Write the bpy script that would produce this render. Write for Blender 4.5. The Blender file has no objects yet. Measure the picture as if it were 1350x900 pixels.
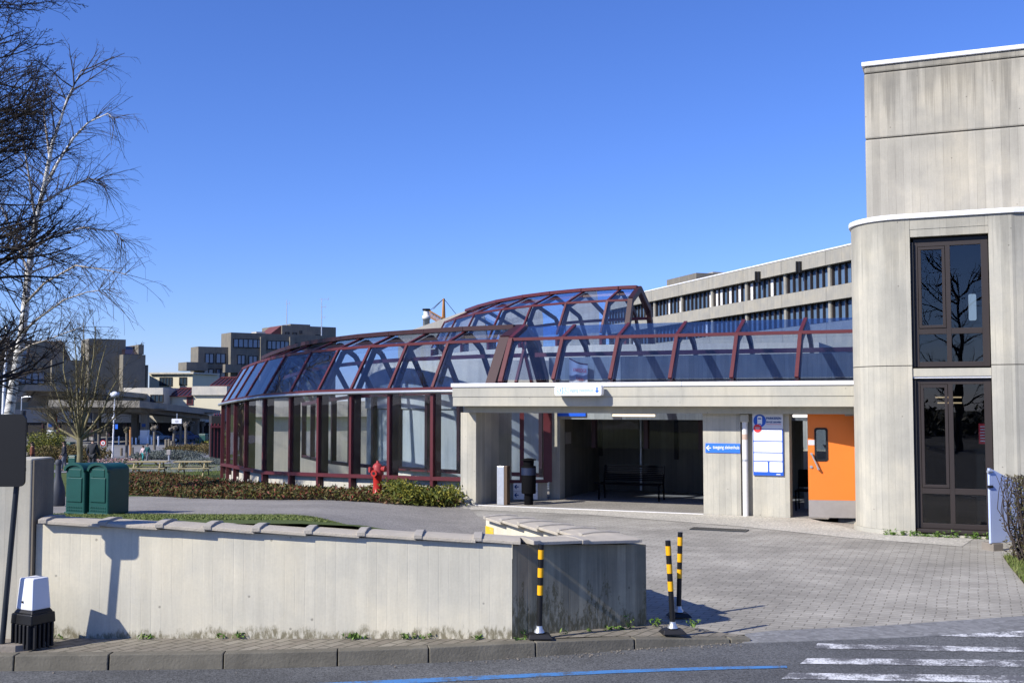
import bpy, bmesh, math, random
from mathutils import Vector, Matrix
random.seed(7)
sc = bpy.context.scene
col = sc.collection
R = math.radians
# ------------------------------------------------------------------ camera
FPX, CAMZ = 1450.0, 2.3
TH = math.atan(80 / FPX)
cam = bpy.data.cameras.new('camera'); camo = bpy.data.objects.new('camera', cam); col.objects.link(camo)
cam.sensor_width = 36; cam.lens = 36 * FPX / 1350; cam.clip_end = 3000; cam.clip_start = .1
camo.location = (0, 0, CAMZ); camo.rotation_euler = (math.pi / 2 + TH, 0, 0)
sc.camera = camo
def ray(px, py):
    xc, yc = (px - 675) / FPX, (450 - py) / FPX
    return Vector((xc, math.cos(TH) - yc * math.sin(TH), math.sin(TH) + yc * math.cos(TH)))
def P(px, py, Y):
    r = ray(px, py); t = Y / r.y
    return Vector((r.x * t, Y, CAMZ + r.z * t))
def G(px, py, z=0.0):
    r = ray(px, py); t = (z - CAMZ) / r.z
    return Vector((r.x * t, r.y * t, z))
def lerp(a, b, t): return a + (b - a) * t
def sstep(a, b, x):
    t = max(0, min(1, (x - a) / (b - a))); return t * t * (3 - 2 * t)
# ------------------------------------------------------------------ materials
class NT:
    def __init__(s, name):
        s.m = bpy.data.materials.new(name); s.m.use_nodes = True; s.t = s.m.node_tree; s.t.nodes.clear()
        s.out = s.t.nodes.new('ShaderNodeOutputMaterial')
    def n(s, kind, ins=None, **attrs):
        nd = s.t.nodes.new('ShaderNode' + kind)
        for k, v in attrs.items(): setattr(nd, k, v)
        for k, v in (ins or {}).items(): s.put(nd.inputs[k], v)
        return nd
    def put(s, sock, v):
        if isinstance(v, bpy.types.NodeSocket): s.t.links.new(v, sock)
        elif isinstance(v, bpy.types.Node): s.t.links.new(v.outputs[0], sock)
        else:
            if isinstance(v, (tuple, list)) and len(v) == 3 and sock.type == 'RGBA': v = (*v, 1)
            sock.default_value = v
    def math(s, op, a, b=0.0, c=0.0, clamp=False):
        nd = s.n('Math', operation=op, use_clamp=clamp)
        for i, v in enumerate((a, b, c)): s.put(nd.inputs[i], v)
        return nd.outputs[0]
    def vec(s, x, y, z=0.0): return s.n('CombineXYZ', {0: x, 1: y, 2: z}).outputs[0]
    def uv(s):
        sp = s.n('SeparateXYZ', {0: s.n('UVMap', uv_map='UVMap').outputs[0]}); return sp.outputs[0], sp.outputs[1]
    def pos(s):
        sp = s.n('SeparateXYZ', {0: s.n('NewGeometry').outputs['Position']}); return sp.outputs
    def noise(s, vec, scale, detail=3.0, rough=.55): return s.n('TexNoise', {'Vector': vec, 'Scale': scale, 'Detail': detail, 'Roughness': rough}).outputs[0]
    def smooth(s, x, a, b): return s.n('MapRange', {0: x, 1: a, 2: b, 3: 0.0, 4: 1.0}, interpolation_type='SMOOTHSTEP').outputs[0]
    def mix(s, f, a, b, blend='MIX'):
        nd = s.n('Mix', data_type='RGBA', blend_type=blend)
        s.put(nd.inputs[0], f); s.put(nd.inputs[6], a); s.put(nd.inputs[7], b); return nd.outputs[2]
    def scale(s, c, f):
        v = s.n('VectorMath', operation='SCALE'); s.put(v.inputs[0], c); s.put(v.inputs[3], f); return v.outputs[0]
    def bump(s, h, strength, dist=.01): return s.n('Bump', {'Height': h, 'Strength': strength, 'Distance': dist}).outputs[0]
    def bsdf(s, color, rough=.7, metal=0.0, normal=None, spec=.35, **kw):
        b = s.n('BsdfPrincipled'); s.put(b.inputs['Base Color'], color); s.put(b.inputs['Roughness'], rough)
        s.put(b.inputs['Metallic'], metal); s.put(b.inputs['Specular IOR Level'], spec)
        if normal is not None: s.put(b.inputs['Normal'], normal)
        for k, v in kw.items(): s.put(b.inputs[k], v)
        s.t.links.new(b.outputs[0], s.out.inputs[0]); return s.m
def hexc(r, g, b):
    f = lambda c: c / 12.92 if c <= .04045 else ((c + .055) / 1.055) ** 2.4
    return tuple(f(v / 255) for v in (r, g, b))
def m_plain(name, c, rough=.6, metal=0.0, var=.12, scale=6.0, spec=.35, bump=0.0):
    t = NT(name); co = t.n('TexCoord').outputs['Object']
    n = t.noise(co, scale, 5); f = t.math('MULTIPLY_ADD', n, 2 * var, 1 - var)
    nm = t.bump(t.noise(co, scale * 8, 3), bump, .01) if bump else None
    return t.bsdf(t.scale(c, f), rough, metal, nm, spec)
def m_concrete(name, c, plank=.12, seam=.22, var=.10, streak=.22, blotch=.18, moss=0.0, z0=0.0, ztop=None, topstain=.3, dirt=.25):
    t = NT(name); u, v = t.uv()
    pu = t.math('DIVIDE', t.math('ADD', u, t.math('MULTIPLY', t.noise(t.vec(t.math('MULTIPLY', u, .0), v), .7, 2), .02)), plank)
    idx = t.math('FLOOR', pu); fr = t.math('FRACT', pu)
    wn = t.n('TexWhiteNoise', {'W': idx}, noise_dimensions='1D').outputs[0]
    edge = t.math('MINIMUM', fr, t.math('SUBTRACT', 1.0, fr))
    seamm = t.math('SUBTRACT', 1.0, t.smooth(edge, .0, .09))
    seamn = t.smooth(t.noise(t.vec(t.math('MULTIPLY', idx, 3.7), t.math('MULTIPLY', v, 1.3)), 1.0, 2), .38, .62)
    seamm = t.math('MULTIPLY', seamm, seamn)
    st = t.noise(t.vec(t.math('MULTIPLY', u, 9.0), t.math('MULTIPLY', v, .45)), 1.0, 5, .6)
    p = t.n('NewGeometry').outputs['Position']
    bl = t.noise(p, .9, 5, .6); fine = t.noise(p, 45.0, 3)
    grain = t.noise(t.vec(t.math('MULTIPLY', u, 70.0), t.math('MULTIPLY', v, 5.0), idx), 1.0, 3)
    vor = t.n('TexVoronoi', {'Vector': p, 'Scale': 5.0}); pore = t.math('SUBTRACT', 1.0, t.smooth(vor.outputs['Distance'], .035, .085))
    pore = t.math('MULTIPLY', pore, t.math('GREATER_THAN', t.n('SeparateColor', {0: vor.outputs['Color']}).outputs[0], .55))
    f = t.math('MULTIPLY_ADD', wn, 2 * var, 1 - var)
    f = t.math('MULTIPLY', f, t.math('MULTIPLY_ADD', st, 2 * streak, 1 - streak))
    f = t.math('MULTIPLY', f, t.math('MULTIPLY_ADD', t.smooth(bl, .25, .75), 2 * blotch, 1 - blotch))
    f = t.math('MULTIPLY', f, t.math('MULTIPLY_ADD', fine, .16, .92))
    f = t.math('MULTIPLY', f, t.math('MULTIPLY_ADD', grain, .16, .92))
    f = t.math('MULTIPLY', f, t.math('MULTIPLY_ADD', seamm, -seam, 1.0))
    f = t.math('MULTIPLY', f, t.math('MULTIPLY_ADD', pore, -.45, 1.0))
    px, py, pz = t.pos()
    if ztop is not None:
        d = t.math('SUBTRACT', ztop, pz)
        s2 = t.noise(t.vec(t.math('MULTIPLY', u, 5.0), t.math('MULTIPLY', v, .15)), 1.0, 5, .65)
        lim = t.math('MULTIPLY', t.smooth(s2, .3, .75), 1.6)
        mk = t.math('SUBTRACT', 1.0, t.smooth(t.math('SUBTRACT', d, lim), -.6, .25))
        f = t.math('MULTIPLY', f, t.math('MULTIPLY_ADD', mk, -topstain, 1.0))
    c2 = t.mix(t.smooth(bl, .35, .7), c, tuple(a * b for a, b in zip(c, (1.02, .985, .92))))
    colr = t.scale(c2, f)
    if moss:
        h = t.math('SUBTRACT', pz, z0)
        mn = t.noise(t.vec(t.math('MULTIPLY', u, 3.2), t.math('MULTIPLY', v, 1.2)), 1.0, 9, .78)
        mk = t.math('SUBTRACT', 1.0, t.smooth(t.math('SUBTRACT', h, t.math('MULTIPLY', t.smooth(mn, .36, .66), moss)), -.02, .045))
        mk = t.math('MULTIPLY', mk, t.smooth(t.noise(t.vec(t.math('MULTIPLY', u, 26.0), t.math('MULTIPLY', v, 9.0)), 1.0, 5, .7), .34, .58))
        colr = t.mix(t.math('MULTIPLY', mk, .8), colr, (.12, .10, .045))
    hgt = t.math('ADD', t.math('MULTIPLY', seamm, -1.0), t.math('ADD', t.math('MULTIPLY', grain, .35), t.math('MULTIPLY', wn, .15)))
    hgt = t.math('ADD', hgt, t.math('MULTIPLY', pore, -1.2))
    return t.bsdf(colr, .88, 0, t.bump(hgt, .22, .004), .25)
def m_pavers(name, c1, c2, cm, bw=.21, bh=.105, ang=0.0, rough=.85, off=.5):
    t = NT(name); px, py, pz = t.pos()
    ca, sa = math.cos(ang), math.sin(ang)
    u = t.math('ADD', t.math('MULTIPLY', px, ca), t.math('MULTIPLY', py, sa)); v = t.math('SUBTRACT', t.math('MULTIPLY', py, ca), t.math('MULTIPLY', px, sa))
    p = t.n('NewGeometry').outputs['Position']
    w = t.math('MULTIPLY', t.math('SUBTRACT', t.noise(p, 1.1, 2), .5), .05)
    br = t.n('TexBrick', {'Vector': t.vec(t.math('ADD', u, w), t.math('ADD', v, w)), 'Color1': c1, 'Color2': c2, 'Mortar': cm, 'Scale': 1.0, 'Mortar Size': .007, 'Mortar Smooth': .3, 'Bias': 0.0, 'Brick Width': bw, 'Row Height': bh}, offset=off)
    n1 = t.noise(p, .55, 5, .6); n2 = t.noise(p, 30, 3); n3 = t.smooth(t.noise(p, 2.3, 5, .65), .35, .7)
    f = t.math('MULTIPLY', t.math('MULTIPLY_ADD', t.smooth(n1, .3, .7), .4, .8), t.math('MULTIPLY_ADD', n2, .3, .85))
    f = t.math('MULTIPLY', f, t.math('MULTIPLY_ADD', n3, .2, .9))
    c = t.scale(br.outputs[0], f)
    sand = t.math('MULTIPLY', t.smooth(t.noise(p, 1.6, 6, .7), .55, .8), .35)
    c = t.mix(sand, c, (.26, .235, .19))
    return t.bsdf(c, rough, 0, t.bump(t.math('ADD', t.math('MULTIPLY', br.outputs[1], -1.0), t.math('MULTIPLY', n2, .4)), .6, .008), .25)
def m_asphalt(name, c, scale=90.0, patch=.25, spk=.5):
    t = NT(name); p = t.n('NewGeometry').outputs['Position']
    vor = t.n('TexVoronoi', {'Vector': p, 'Scale': scale})
    a = t.n('SeparateColor', {0: vor.outputs['Color']}).outputs[0]
    n1 = t.noise(p, .5, 5, .6); n2 = t.noise(p, 7, 4, .6)
    f = t.math('MULTIPLY', t.math('MULTIPLY_ADD', a, 2 * spk, 1 - spk), t.math('MULTIPLY_ADD', t.smooth(n1, .3, .7), 2 * patch, 1 - patch))
    f = t.math('MULTIPLY', f, t.math('MULTIPLY_ADD', n2, .3, .85))
    return t.bsdf(t.scale(c, f), .85, 0, t.bump(vor.outputs['Distance'], .5, .006), .3)
def m_paint(name, c, under, wear=.5):
    t = NT(name); p = t.n('NewGeometry').outputs['Position']
    n = t.noise(p, 3.5, 6, .7); n2 = t.noise(p, 60, 3)
    k = t.smooth(t.math('ADD', t.math('MULTIPLY', n, .65), t.math('MULTIPLY', n2, .35)), wear - .1, wear + .05)
    return t.bsdf(t.mix(k, c, under), .75, 0, t.bump(n2, .4, .004), .3)
def m_glass(name, tint, ior=1.6, body=None):
    t = NT(name)
    tr = t.n('BsdfTransparent', {0: tint}); gl = t.n('BsdfGlossy', {'Color': (1, 1, 1), 'Roughness': .0})
    p = t.n('NewGeometry').outputs['Position']
    nm = t.bump(t.noise(p, .9, 2), .06, .05); t.put(gl.inputs['Normal'], nm)
    fr = t.n('Fresnel', {'IOR': ior}); mx = t.n('MixShader'); t.put(mx.inputs[0], t.math('MULTIPLY', fr, t.math('SUBTRACT', 1.0, t.n('NewGeometry').outputs['Backfacing']))); t.put(mx.inputs[1], tr); t.put(mx.inputs[2], gl)
    o = mx
    if body:                                             # a film of dust
        df = t.n('BsdfDiffuse', {'Color': body[:3]}); o = t.n('MixShader')
        t.put(o.inputs[0], t.math('MULTIPLY', t.smooth(t.noise(p, 1.3, 5, .65), .3, .8), body[3])); t.put(o.inputs[1], mx); t.put(o.inputs[2], df)
    t.t.links.new(o.outputs[0], t.out.inputs[0]); return t.m
def m_leaf(name, cs, rough=.6):
    t = NT(name); r = t.n('NewGeometry').outputs['Random Per Island']
    cr = t.n('ValToRGB', {0: r}); e = cr.color_ramp.elements
    while len(e) < len(cs): e.new(.5)
    for i, c in enumerate(cs): e[i].position = i / max(1, len(cs) - 1); e[i].color = (*c, 1)
    return t.bsdf(cr.outputs[0], rough, 0, None, .25, **{'Subsurface Weight': 0.0})
def m_bark(name, c1, c2, sc_=8.0, bands=False):
    t = NT(name); co = t.n('TexCoord').outputs['Object']; sp = t.n('SeparateXYZ', {0: co})
    if bands:
        n = t.noise(t.vec(t.math('MULTIPLY', sp.outputs[0], 2.0), t.math('MULTIPLY', sp.outputs[1], 2.0), t.math('MULTIPLY', sp.outputs[2], 7.0)), 1.0, 5, .7); k = t.smooth(n, .5, .62)
    else:
        n = t.noise(t.vec(t.math('MULTIPLY', sp.outputs[0], sc_ * 3), t.math('MULTIPLY', sp.outputs[1], sc_ * 3), t.math('MULTIPLY', sp.outputs[2], sc_ * .5)), 1.0, 4); k = t.smooth(n, .3, .7)
    return t.bsdf(t.mix(k, c1, c2), .85, 0, t.bump(n, .4, .01), .2)
def m_emit(name, c, s):
    t = NT(name); e = t.n('Emission', {0: c, 1: s}); t.t.links.new(e.outputs[0], t.out.inputs[0]); return t.m
M = {}
M['conc'] = m_concrete('board formed concrete', (.43, .412, .352), ztop=5.4, topstain=.17, streak=.17)
M['conc_tower'] = m_concrete('tower concrete', (.40, .375, .315), plank=.14, ztop=8.6, topstain=.30, blotch=.18, streak=.18)
M['conc_beam'] = m_concrete('beam concrete', (.43, .415, .355), plank=.9, seam=.1, var=.03, streak=.12, blotch=.12)
M['conc_wall'] = m_concrete('retaining wall concrete', (.60, .567, .462), plank=.095, seam=.03, var=.022, streak=.17, blotch=.15, moss=.12, z0=.12)
M['conc_end'] = m_concrete('weathered end concrete', (.43, .385, .27), plank=.115, seam=.2, var=.05, streak=.25, blotch=.28, moss=.6, z0=.1, ztop=.95, topstain=.35)
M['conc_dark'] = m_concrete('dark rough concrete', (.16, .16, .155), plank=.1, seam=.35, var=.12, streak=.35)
M['conc_office'] = m_concrete('office concrete', (.33, .315, .275), plank=1.2, seam=.12, var=.04, streak=.25, blotch=.1)
M['conc_drum'] = m_concrete('drum concrete', (.64, .62, .56), plank=1.2, seam=.12, var=.04, streak=.2, blotch=.1)
M['conc_stain_shade'] = m_concrete('stained and shaded wall end', (.17, .15, .12), plank=.1, seam=.1, var=.04, streak=.35, blotch=.3)  # stains, plus the shade of the end face darkened into the colour
M['conc_far'] = m_concrete('far concrete', (.185, .172, .148), plank=1.2, seam=.15, var=.05, streak=.3, blotch=.12)
M['conc_pale'] = m_concrete('pale concrete', (.50, .475, .42), plank=1.2, seam=.12, var=.04, streak=.25, blotch=.1)
M['conc_slab'] = m_concrete('weathered slab concrete', (.27, .25, .21), plank=1.2, seam=.12, var=.04, streak=.3, blotch=.15)
M['glass_sky'] = m_plain('sky blue window glass', (.10, .165, .27), .1, 0, .35, .5, .8)  # blue of the reflected sky put into the base colour
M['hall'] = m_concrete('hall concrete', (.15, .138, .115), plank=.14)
M['matt_black'] = m_plain('matt black metal', (.006, .006, .007), .8, 0, .2, 8, .05)
M['cream'] = m_plain('cream panel', (.62, .57, .42), .7, 0, .06, .5)
M['coping'] = m_plain('coping stone', (.46, .41, .33), .9, 0, .22, 7, .2, .5)
M['coping_grey'] = m_plain('coping collar', (.40, .365, .31), .9, 0, .25, 9, .2, .5)
M['kerb'] = m_plain('kerb stone', (.15, .138, .11), .9, 0, .42, 5, .2, .5)
M['slabfoot'] = m_plain('concrete slab', (.24, .21, .175), .9, 0, .25, 5, .2, .4)
M['white_trim'] = m_plain('white metal trim', (.78, .78, .80), .45, 0, .04, 2)
M['red'] = m_plain('maroon steel', (.095, .019, .024), .45, 0, .22, 5)
M['red_dark'] = m_plain('dark maroon steel', (.038, .013, .016), .5, 0, .25, 5)
M['brownframe'] = m_plain('brown window frame', (.032, .0245, .022), .45, 0, .12, 5)
M['gutter'] = m_plain('zinc gutter', (.42, .44, .47), .35, .6, .1, 4)
M['glass'] = m_glass('clear glass', (.955, .965, .97), 1.42, (.35, .36, .36, .015))
M['glass_roof'] = m_glass('roof glass', (.74, .81, .92), 1.9, (.35, .36, .38, .02))
M['glass_top'] = m_glass('tinted top glass', (.62, .73, .93), 3.0, (.3, .3, .3, .02))
M['glass_dark'] = m_glass('window glass', (.55, .60, .66), 1.62)
M['glass_far'] = m_plain('far window glass', (.03, .05, .075), .08, 0, .3, .35, .9)
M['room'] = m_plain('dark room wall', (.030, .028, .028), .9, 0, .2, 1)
M['blind'] = m_plain('white blind', (.75, .75, .76), .8, 0, .05, 1)
M['orange'] = m_plain('orange door paint', (.86, .215, .035), .42, 0, .05, 2)
M['steel'] = m_plain('brushed steel', (.36, .33, .31), .5, .15, .12, 9)
M['galv'] = m_plain('galvanised steel', (.55, .57, .60), .4, .7, .2, 12)
M['pipe'] = m_plain('white plastic pipe', (.70, .69, .67), .5, 0, .08, 3)
M['blue'] = m_plain('blue sign', (.035, .17, .80), .4, 0, .04, 2)
M['blue_board'] = m_plain('blue board', (.02, .10, .50), .4, 0, .04, 2)
M['blue_dark'] = m_plain('dark blue print', (.01, .055, .21), .5, 0, .05, 2)
M['blue_pale'] = m_plain('pale blue print', (.22, .42, .82), .5, 0, .04, 2)
M['sign_white'] = m_plain('white sign face', (.80, .81, .83), .4, 0, .03, 2)
M['sign_grey'] = m_plain('grey board', (.62, .64, .70), .5, 0, .04, 2)
M['ink'] = m_plain('grey print', (.45, .46, .50), .6, 0, .05, 3)
M['ink_red'] = m_plain('red print', (.62, .04, .05), .6, 0, .1, 3)
M['red_paint'] = m_plain('red enamel', (.46, .028, .02), .38, 0, .22, 5)
M['red_faded'] = m_plain('faded red enamel', (.33, .04, .04), .5, 0, .2, 8)
M['black'] = m_plain('black rubber', (.014, .014, .016), .55, 0, .25, 8)
M['black_gloss'] = m_plain('black plastic', (.012, .012, .013), .35, 0, .15, 8)
M['yellow'] = m_plain('yellow reflective band', (.85, .42, .01), .4, 0, .12, 9)
M['yellow_paint'] = m_paint('yellow paint on concrete', (.66, .45, .02), (.5, .47, .4), .6)
M['white_paint'] = m_paint('road white', (.74, .74, .74), (.12, .12, .125), .50)
M['blue_line'] = m_paint('road blue', (.07, .215, .48), (.09, .11, .14), .56)
M['white_line'] = m_plain('white threshold', (.72, .71, .69), .7, 0, .12, 4)
M['plastic_white'] = m_plain('white plastic', (.74, .75, .80), .45, 0, .05, 6)
M['green_bin'] = m_plain('green plastic', (.007, .060, .050), .42, 0, .28, 5, .45)
M['signback'] = m_plain('dark sign back', (.007, .007, .0075), .5, 0, .25, 3)
M['pole_dark'] = m_plain('dark grey pole', (.03, .036, .045), .4, .3, .2, 4)
M['ash'] = m_plain('dark grey plastic', (.045, .05, .062), .6, 0, .2, 6)
M['asphalt'] = m_asphalt('road asphalt', (.105, .107, .108))
M['path'] = m_asphalt('path asphalt', (.27, .25, .22), 60, .15, .35)
M['gravelband'] = m_asphalt('exposed aggregate band', (.46, .43, .365), 50, .1, .35)
M['farroad'] = m_asphalt('far road', (.20, .20, .20), 20, .1, .2)
AF = math.atan2(-.387, .922)
M['pavers'] = m_pavers('grey concrete pavers', (.32, .298, .255), (.375, .35, .30), (.205, .19, .155), .22, .11, AF)
M['pavers_walk'] = m_pavers('old pavement bricks', (.20, .175, .14), (.26, .235, .19), (.09, .085, .06), .21, .105, R(58))
M['grass'] = m_plain('lawn', (.09, .115, .035), .95, 0, .4, 2, .1, .6)
M['soil'] = m_plain('soil', (.06, .045, .032), .95, 0, .35, 3, .1, .6)
M['ground'] = m_plain('ground', (.06, .06, .04), .95, 0, .35, .2, .1)
M['wood'] = m_plain('pale bench wood', (.36, .30, .17), .8, 0, .2, 3)
M['wood_grey'] = m_bark('grey wood', (.13, .115, .09), (.20, .175, .14))
M['bark_birch'] = m_bark('birch bark', (.66, .64, .60), (.05, .045, .04), bands=True)
M['bark_twig'] = m_plain('birch twigs', (.055, .042, .036), .8, 0, .25, 3)
M['bark_pale'] = m_plain('pale birch limb', (.42, .37, .32), .8, 0, .3, 3)
M['bark_dark'] = m_plain('dark bark', (.030, .024, .021), .9, 0, .3, 4)
M['bark_olive'] = m_bark('mossy bark', (.15, .13, .065), (.24, .215, .13))
M['twig_olive'] = m_plain('mossy twigs', (.065, .055, .03), .85, 0, .3, 4)
M['bed'] = m_leaf('red tipped shrub leaves', [(.03, .045, .012), (.07, .075, .018), (.12, .11, .022), (.05, .055, .015), (.13, .085, .025), (.09, .04, .02), (.24, .04, .03)])
M['leaf_yellow'] = m_leaf('yellow green leaves', [(.045, .07, .014), (.12, .13, .02), (.24, .21, .028)])
M['leaf_hedge'] = m_leaf('brown hedge leaves', [(.05, .035, .02), (.10, .075, .035), (.075, .085, .03), (.15, .12, .07)])
M['leaf_lav'] = m_leaf('grey green leaves', [(.07, .085, .07), (.12, .14, .125), (.19, .21, .195)])
M['leaf_brown'] = m_leaf('brown heath leaves', [(.09, .06, .025), (.14, .10, .035), (.07, .075, .02)])
M['leaf_green'] = m_leaf('weed leaves', [(.05, .11, .015), (.10, .19, .03), (.18, .24, .06)])
M['grassblade'] = m_leaf('grass blades', [(.07, .10, .02), (.13, .17, .04), (.20, .21, .075)])
M['leaf_flower'] = m_leaf('flower bed leaves', [(.03, .06, .015), (.06, .10, .02), (.45, .22, .25), (.5, .42, .4)])
M['crane'] = m_plain('orange crane paint', (.42, .20, .07), .6, 0, .15, 1)
M['car_blue'] = m_plain('light blue car paint', (.22, .32, .45), .25, .3, .04, 1, .6)
M['car_dark'] = m_plain('dark blue car paint', (.04, .07, .16), .25, .3, .04, 1, .6)
M['gate_blue'] = m_plain('pale blue metal', (.47, .55, .78), .5, 0, .06, 4)
M['lampglow'] = m_emit('fluorescent tube', (1.0, .82, .55), 1.6)
M['lampcool'] = m_emit('white tube light', (1.0, .92, .85), 1.2)
M['lampwarm'] = m_emit('orange tube light', (1.0, .68, .36), 1.0)
M['skin'] = m_plain('skin', (.42, .26, .19), .6, 0, .05, 3)
M['hair_dark'] = m_plain('dark hair', (.015, .012, .010), .6, 0, .2, 9)
M['hair_grey'] = m_plain('grey hair', (.20, .185, .17), .7, 0, .2, 9)
M['cl_black'] = m_plain('black jacket', (.022, .024, .032), .75, 0, .25, 5)
M['cl_jeans'] = m_plain('grey trousers', (.13, .14, .17), .8, 0, .2, 5)
M['cl_white'] = m_plain('white pink top', (.60, .46, .48), .8, 0, .15, 5)
M['cl_teal'] = m_plain('teal cloth', (.03, .25, .26), .8, 0, .15, 5)
M['cl_dteal'] = m_plain('dark teal coat', (.015, .075, .085), .8, 0, .15, 5)
M['cl_rust'] = m_plain('rust brown coat', (.16, .055, .03), .8, 0, .15, 5)
M['redbrick'] = m_plain('red roof sheet', (.15, .05, .045), .6, 0, .12, 1)
M['skylight'] = m_plain('dark skylight', (.03, .02, .024), .2, 0, .2, 1, .6)
M['banner'] = m_plain('pale banner cloth', (.52, .50, .50), .8, 0, .06, 4)
# ------------------------------------------------------------------ mesh builder
WLOC = {}
class MB:
    def __init__(s): s.v, s.f, s.mi, s.sm = [], [], [], []
    def add(s, vs, fs, mi=0, smooth=False):
        b = len(s.v); s.v.extend(Vector(v) for v in vs)
        for f in fs: s.f.append(tuple(i + b for i in f)); s.mi.append(mi); s.sm.append(smooth)
    def quad(s, a, b, c, d, mi=0): s.add((a, b, c, d), ((0, 1, 2, 3),), mi)
    def hexa(s, p, mi=0):          # p: 4 bottom (ccw) then 4 top
        s.add(p, ((3, 2, 1, 0), (4, 5, 6, 7), (0, 1, 5, 4), (1, 2, 6, 5), (2, 3, 7, 6), (3, 0, 4, 7)), mi)
    def box(s, c, d, rz=0.0, mi=0):
        x, y, z = (a / 2 for a in d); ca, sa = math.cos(rz), math.sin(rz)
        p = [(sx * x, sy * y, sz * z) for sz in (-1, 1) for sx, sy in ((-1, -1), (1, -1), (1, 1), (-1, 1))]
        s.hexa([(c[0] + a * ca - b * sa, c[1] + a * sa + b * ca, c[2] + h) for a, b, h in p], mi)
    def prism(s, poly, z0, z1, mi=0, smooth=False):
        n = len(poly); area = sum(poly[i][0] * poly[(i + 1) % n][1] - poly[(i + 1) % n][0] * poly[i][1] for i in range(n))
        if area < 0: poly = poly[::-1]
        zz0 = z0 if isinstance(z0, (list, tuple)) else [z0] * n; zz1 = z1 if isinstance(z1, (list, tuple)) else [z1] * n
        b = len(s.v)
        s.v.extend(Vector((p[0], p[1], z)) for p, z in zip(poly, zz0)); s.v.extend(Vector((p[0], p[1], z)) for p, z in zip(poly, zz1))
        fs = [tuple(b + i for i in reversed(range(n))), tuple(b + n + i for i in range(n))] + [(b + i, b + (i + 1) % n, b + n + (i + 1) % n, b + n + i) for i in range(n)]
        for k, f in enumerate(fs): s.f.append(f); s.mi.append(mi); s.sm.append(smooth and k > 1)
    def bar(s, p, q, w, h, up=(0, 0, 1), mi=0):    # w across, h along 'up'
        p, q = Vector(p), Vector(q); d = (q - p).normalized(); up = Vector(up)
        r = d.cross(up)
        if r.length < 1e-4: r = d.cross(Vector((0, 1, 0)))
        r.normalize(); u = r.cross(d).normalized(); r = r * w / 2; u = u * h / 2
        s.hexa([p - r - u, p + r - u, q + r - u, q - r - u, p - r + u, p + r + u, q + r + u, q - r + u], mi)
    def tube(s, pts, rad, n=6, mi=0, smooth=True, cap=True):
        pts = [Vector(p) for p in pts]
        if not isinstance(rad, (list, tuple)): rad = [rad] * len(pts)
        b = len(s.v); prev = None
        for i, p in enumerate(pts):
            d = (pts[min(i + 1, len(pts) - 1)] - pts[max(i - 1, 0)])
            if d.length < 1e-6: d = Vector((0, 0, 1))
            d.normalize()
            if prev is None: a = d.orthogonal().normalized()
            else:
                a = prev - d * prev.dot(d)
                a = a.normalized() if a.length > 1e-4 else d.orthogonal().normalized()
            prev = a; c = d.cross(a)
            for k in range(n):
                t = 2 * math.pi * k / n; s.v.append(p + (a * math.cos(t) + c * math.sin(t)) * rad[i])
        for i in range(len(pts) - 1):
            for k in range(n):
                k2 = (k + 1) % n
                s.f.append((b + i * n + k, b + i * n + k2, b + (i + 1) * n + k2, b + (i + 1) * n + k)); s.mi.append(mi); s.sm.append(smooth)
        if cap and n > 3:
            e = b + (len(pts) - 1) * n; s.cap(b, n, True, mi); s.cap(e, n, False, mi)
    def cap(s, b, n, flip, mi):
        q = len(s.v); s.v.extend(s.v[b + k].copy() for k in range(n)); r = range(n)
        s.f.append(tuple(q + k for k in (reversed(r) if flip else r))); s.mi.append(mi); s.sm.append(False)
    def lathe(s, prof, c, n=20, mi=0, smooth=True):
        b = len(s.v)
        for r, z in prof:
            for k in range(n):
                t = 2 * math.pi * k / n; s.v.append(Vector((c[0] + r * math.cos(t), c[1] + r * math.sin(t), c[2] + z)))
        for i in range(len(prof) - 1):
            for k in range(n):
                k2 = (k + 1) % n; s.f.append((b + i * n + k, b + i * n + k2, b + (i + 1) * n + k2, b + (i + 1) * n + k)); s.mi.append(mi); s.sm.append(smooth)
        e = b + (len(prof) - 1) * n; s.cap(b, n, True, mi); s.cap(e, n, False, mi)
    def build(s, name, mats, parent=None, bevel=0.0, origin=None, uvfn=None, seg=2):
        off = WLOC[parent.name] if parent is not None else (Vector(origin) if origin is not None else Vector((0, 0, 0)))
        me = bpy.data.meshes.new(name); me.from_pydata([v - off for v in s.v], [], s.f)
        if not isinstance(mats, (list, tuple)): mats = [mats]
        for m in mats: me.materials.append(m)
        me.polygons.foreach_set('material_index', s.mi); me.polygons.foreach_set('use_smooth', s.sm)
        if len(s.f) < 8000:
            bm = bmesh.new(); bm.from_mesh(me); bmesh.ops.recalc_face_normals(bm, faces=bm.faces); bm.to_mesh(me); bm.free()
        me.update()
        if len(s.f) < 60000:
            uvl = me.uv_layers.new(name='UVMap'); data = [0.0] * (2 * len(me.loops))
            for p in me.polygons:
                n = p.normal
                hor = abs(n.z) > .8 or (n.x * n.x + n.y * n.y) < 1e-9
                if not hor: l = math.hypot(n.x, n.y); tx, ty = -n.y / l, n.x / l
                for li in p.loop_indices:
                    c = s.v[me.loops[li].vertex_index]
                    if uvfn: a, b_ = uvfn(c, n)
                    elif hor: a, b_ = c.x, c.y
                    else: a, b_ = c.x * tx + c.y * ty, c.z
                    data[2 * li] = a; data[2 * li + 1] = b_
            uvl.data.foreach_set('uv', data)
        o = bpy.data.objects.new(name, me); col.objects.link(o)
        WLOC[o.name] = off
        if parent is not None: o.parent = parent
        else: o.location = off
        if bevel:
            b = o.modifiers.new('bevel', 'BEVEL'); b.width = bevel; b.segments = seg; b.limit_method = 'ANGLE'; b.angle_limit = R(40)
        return o
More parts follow.
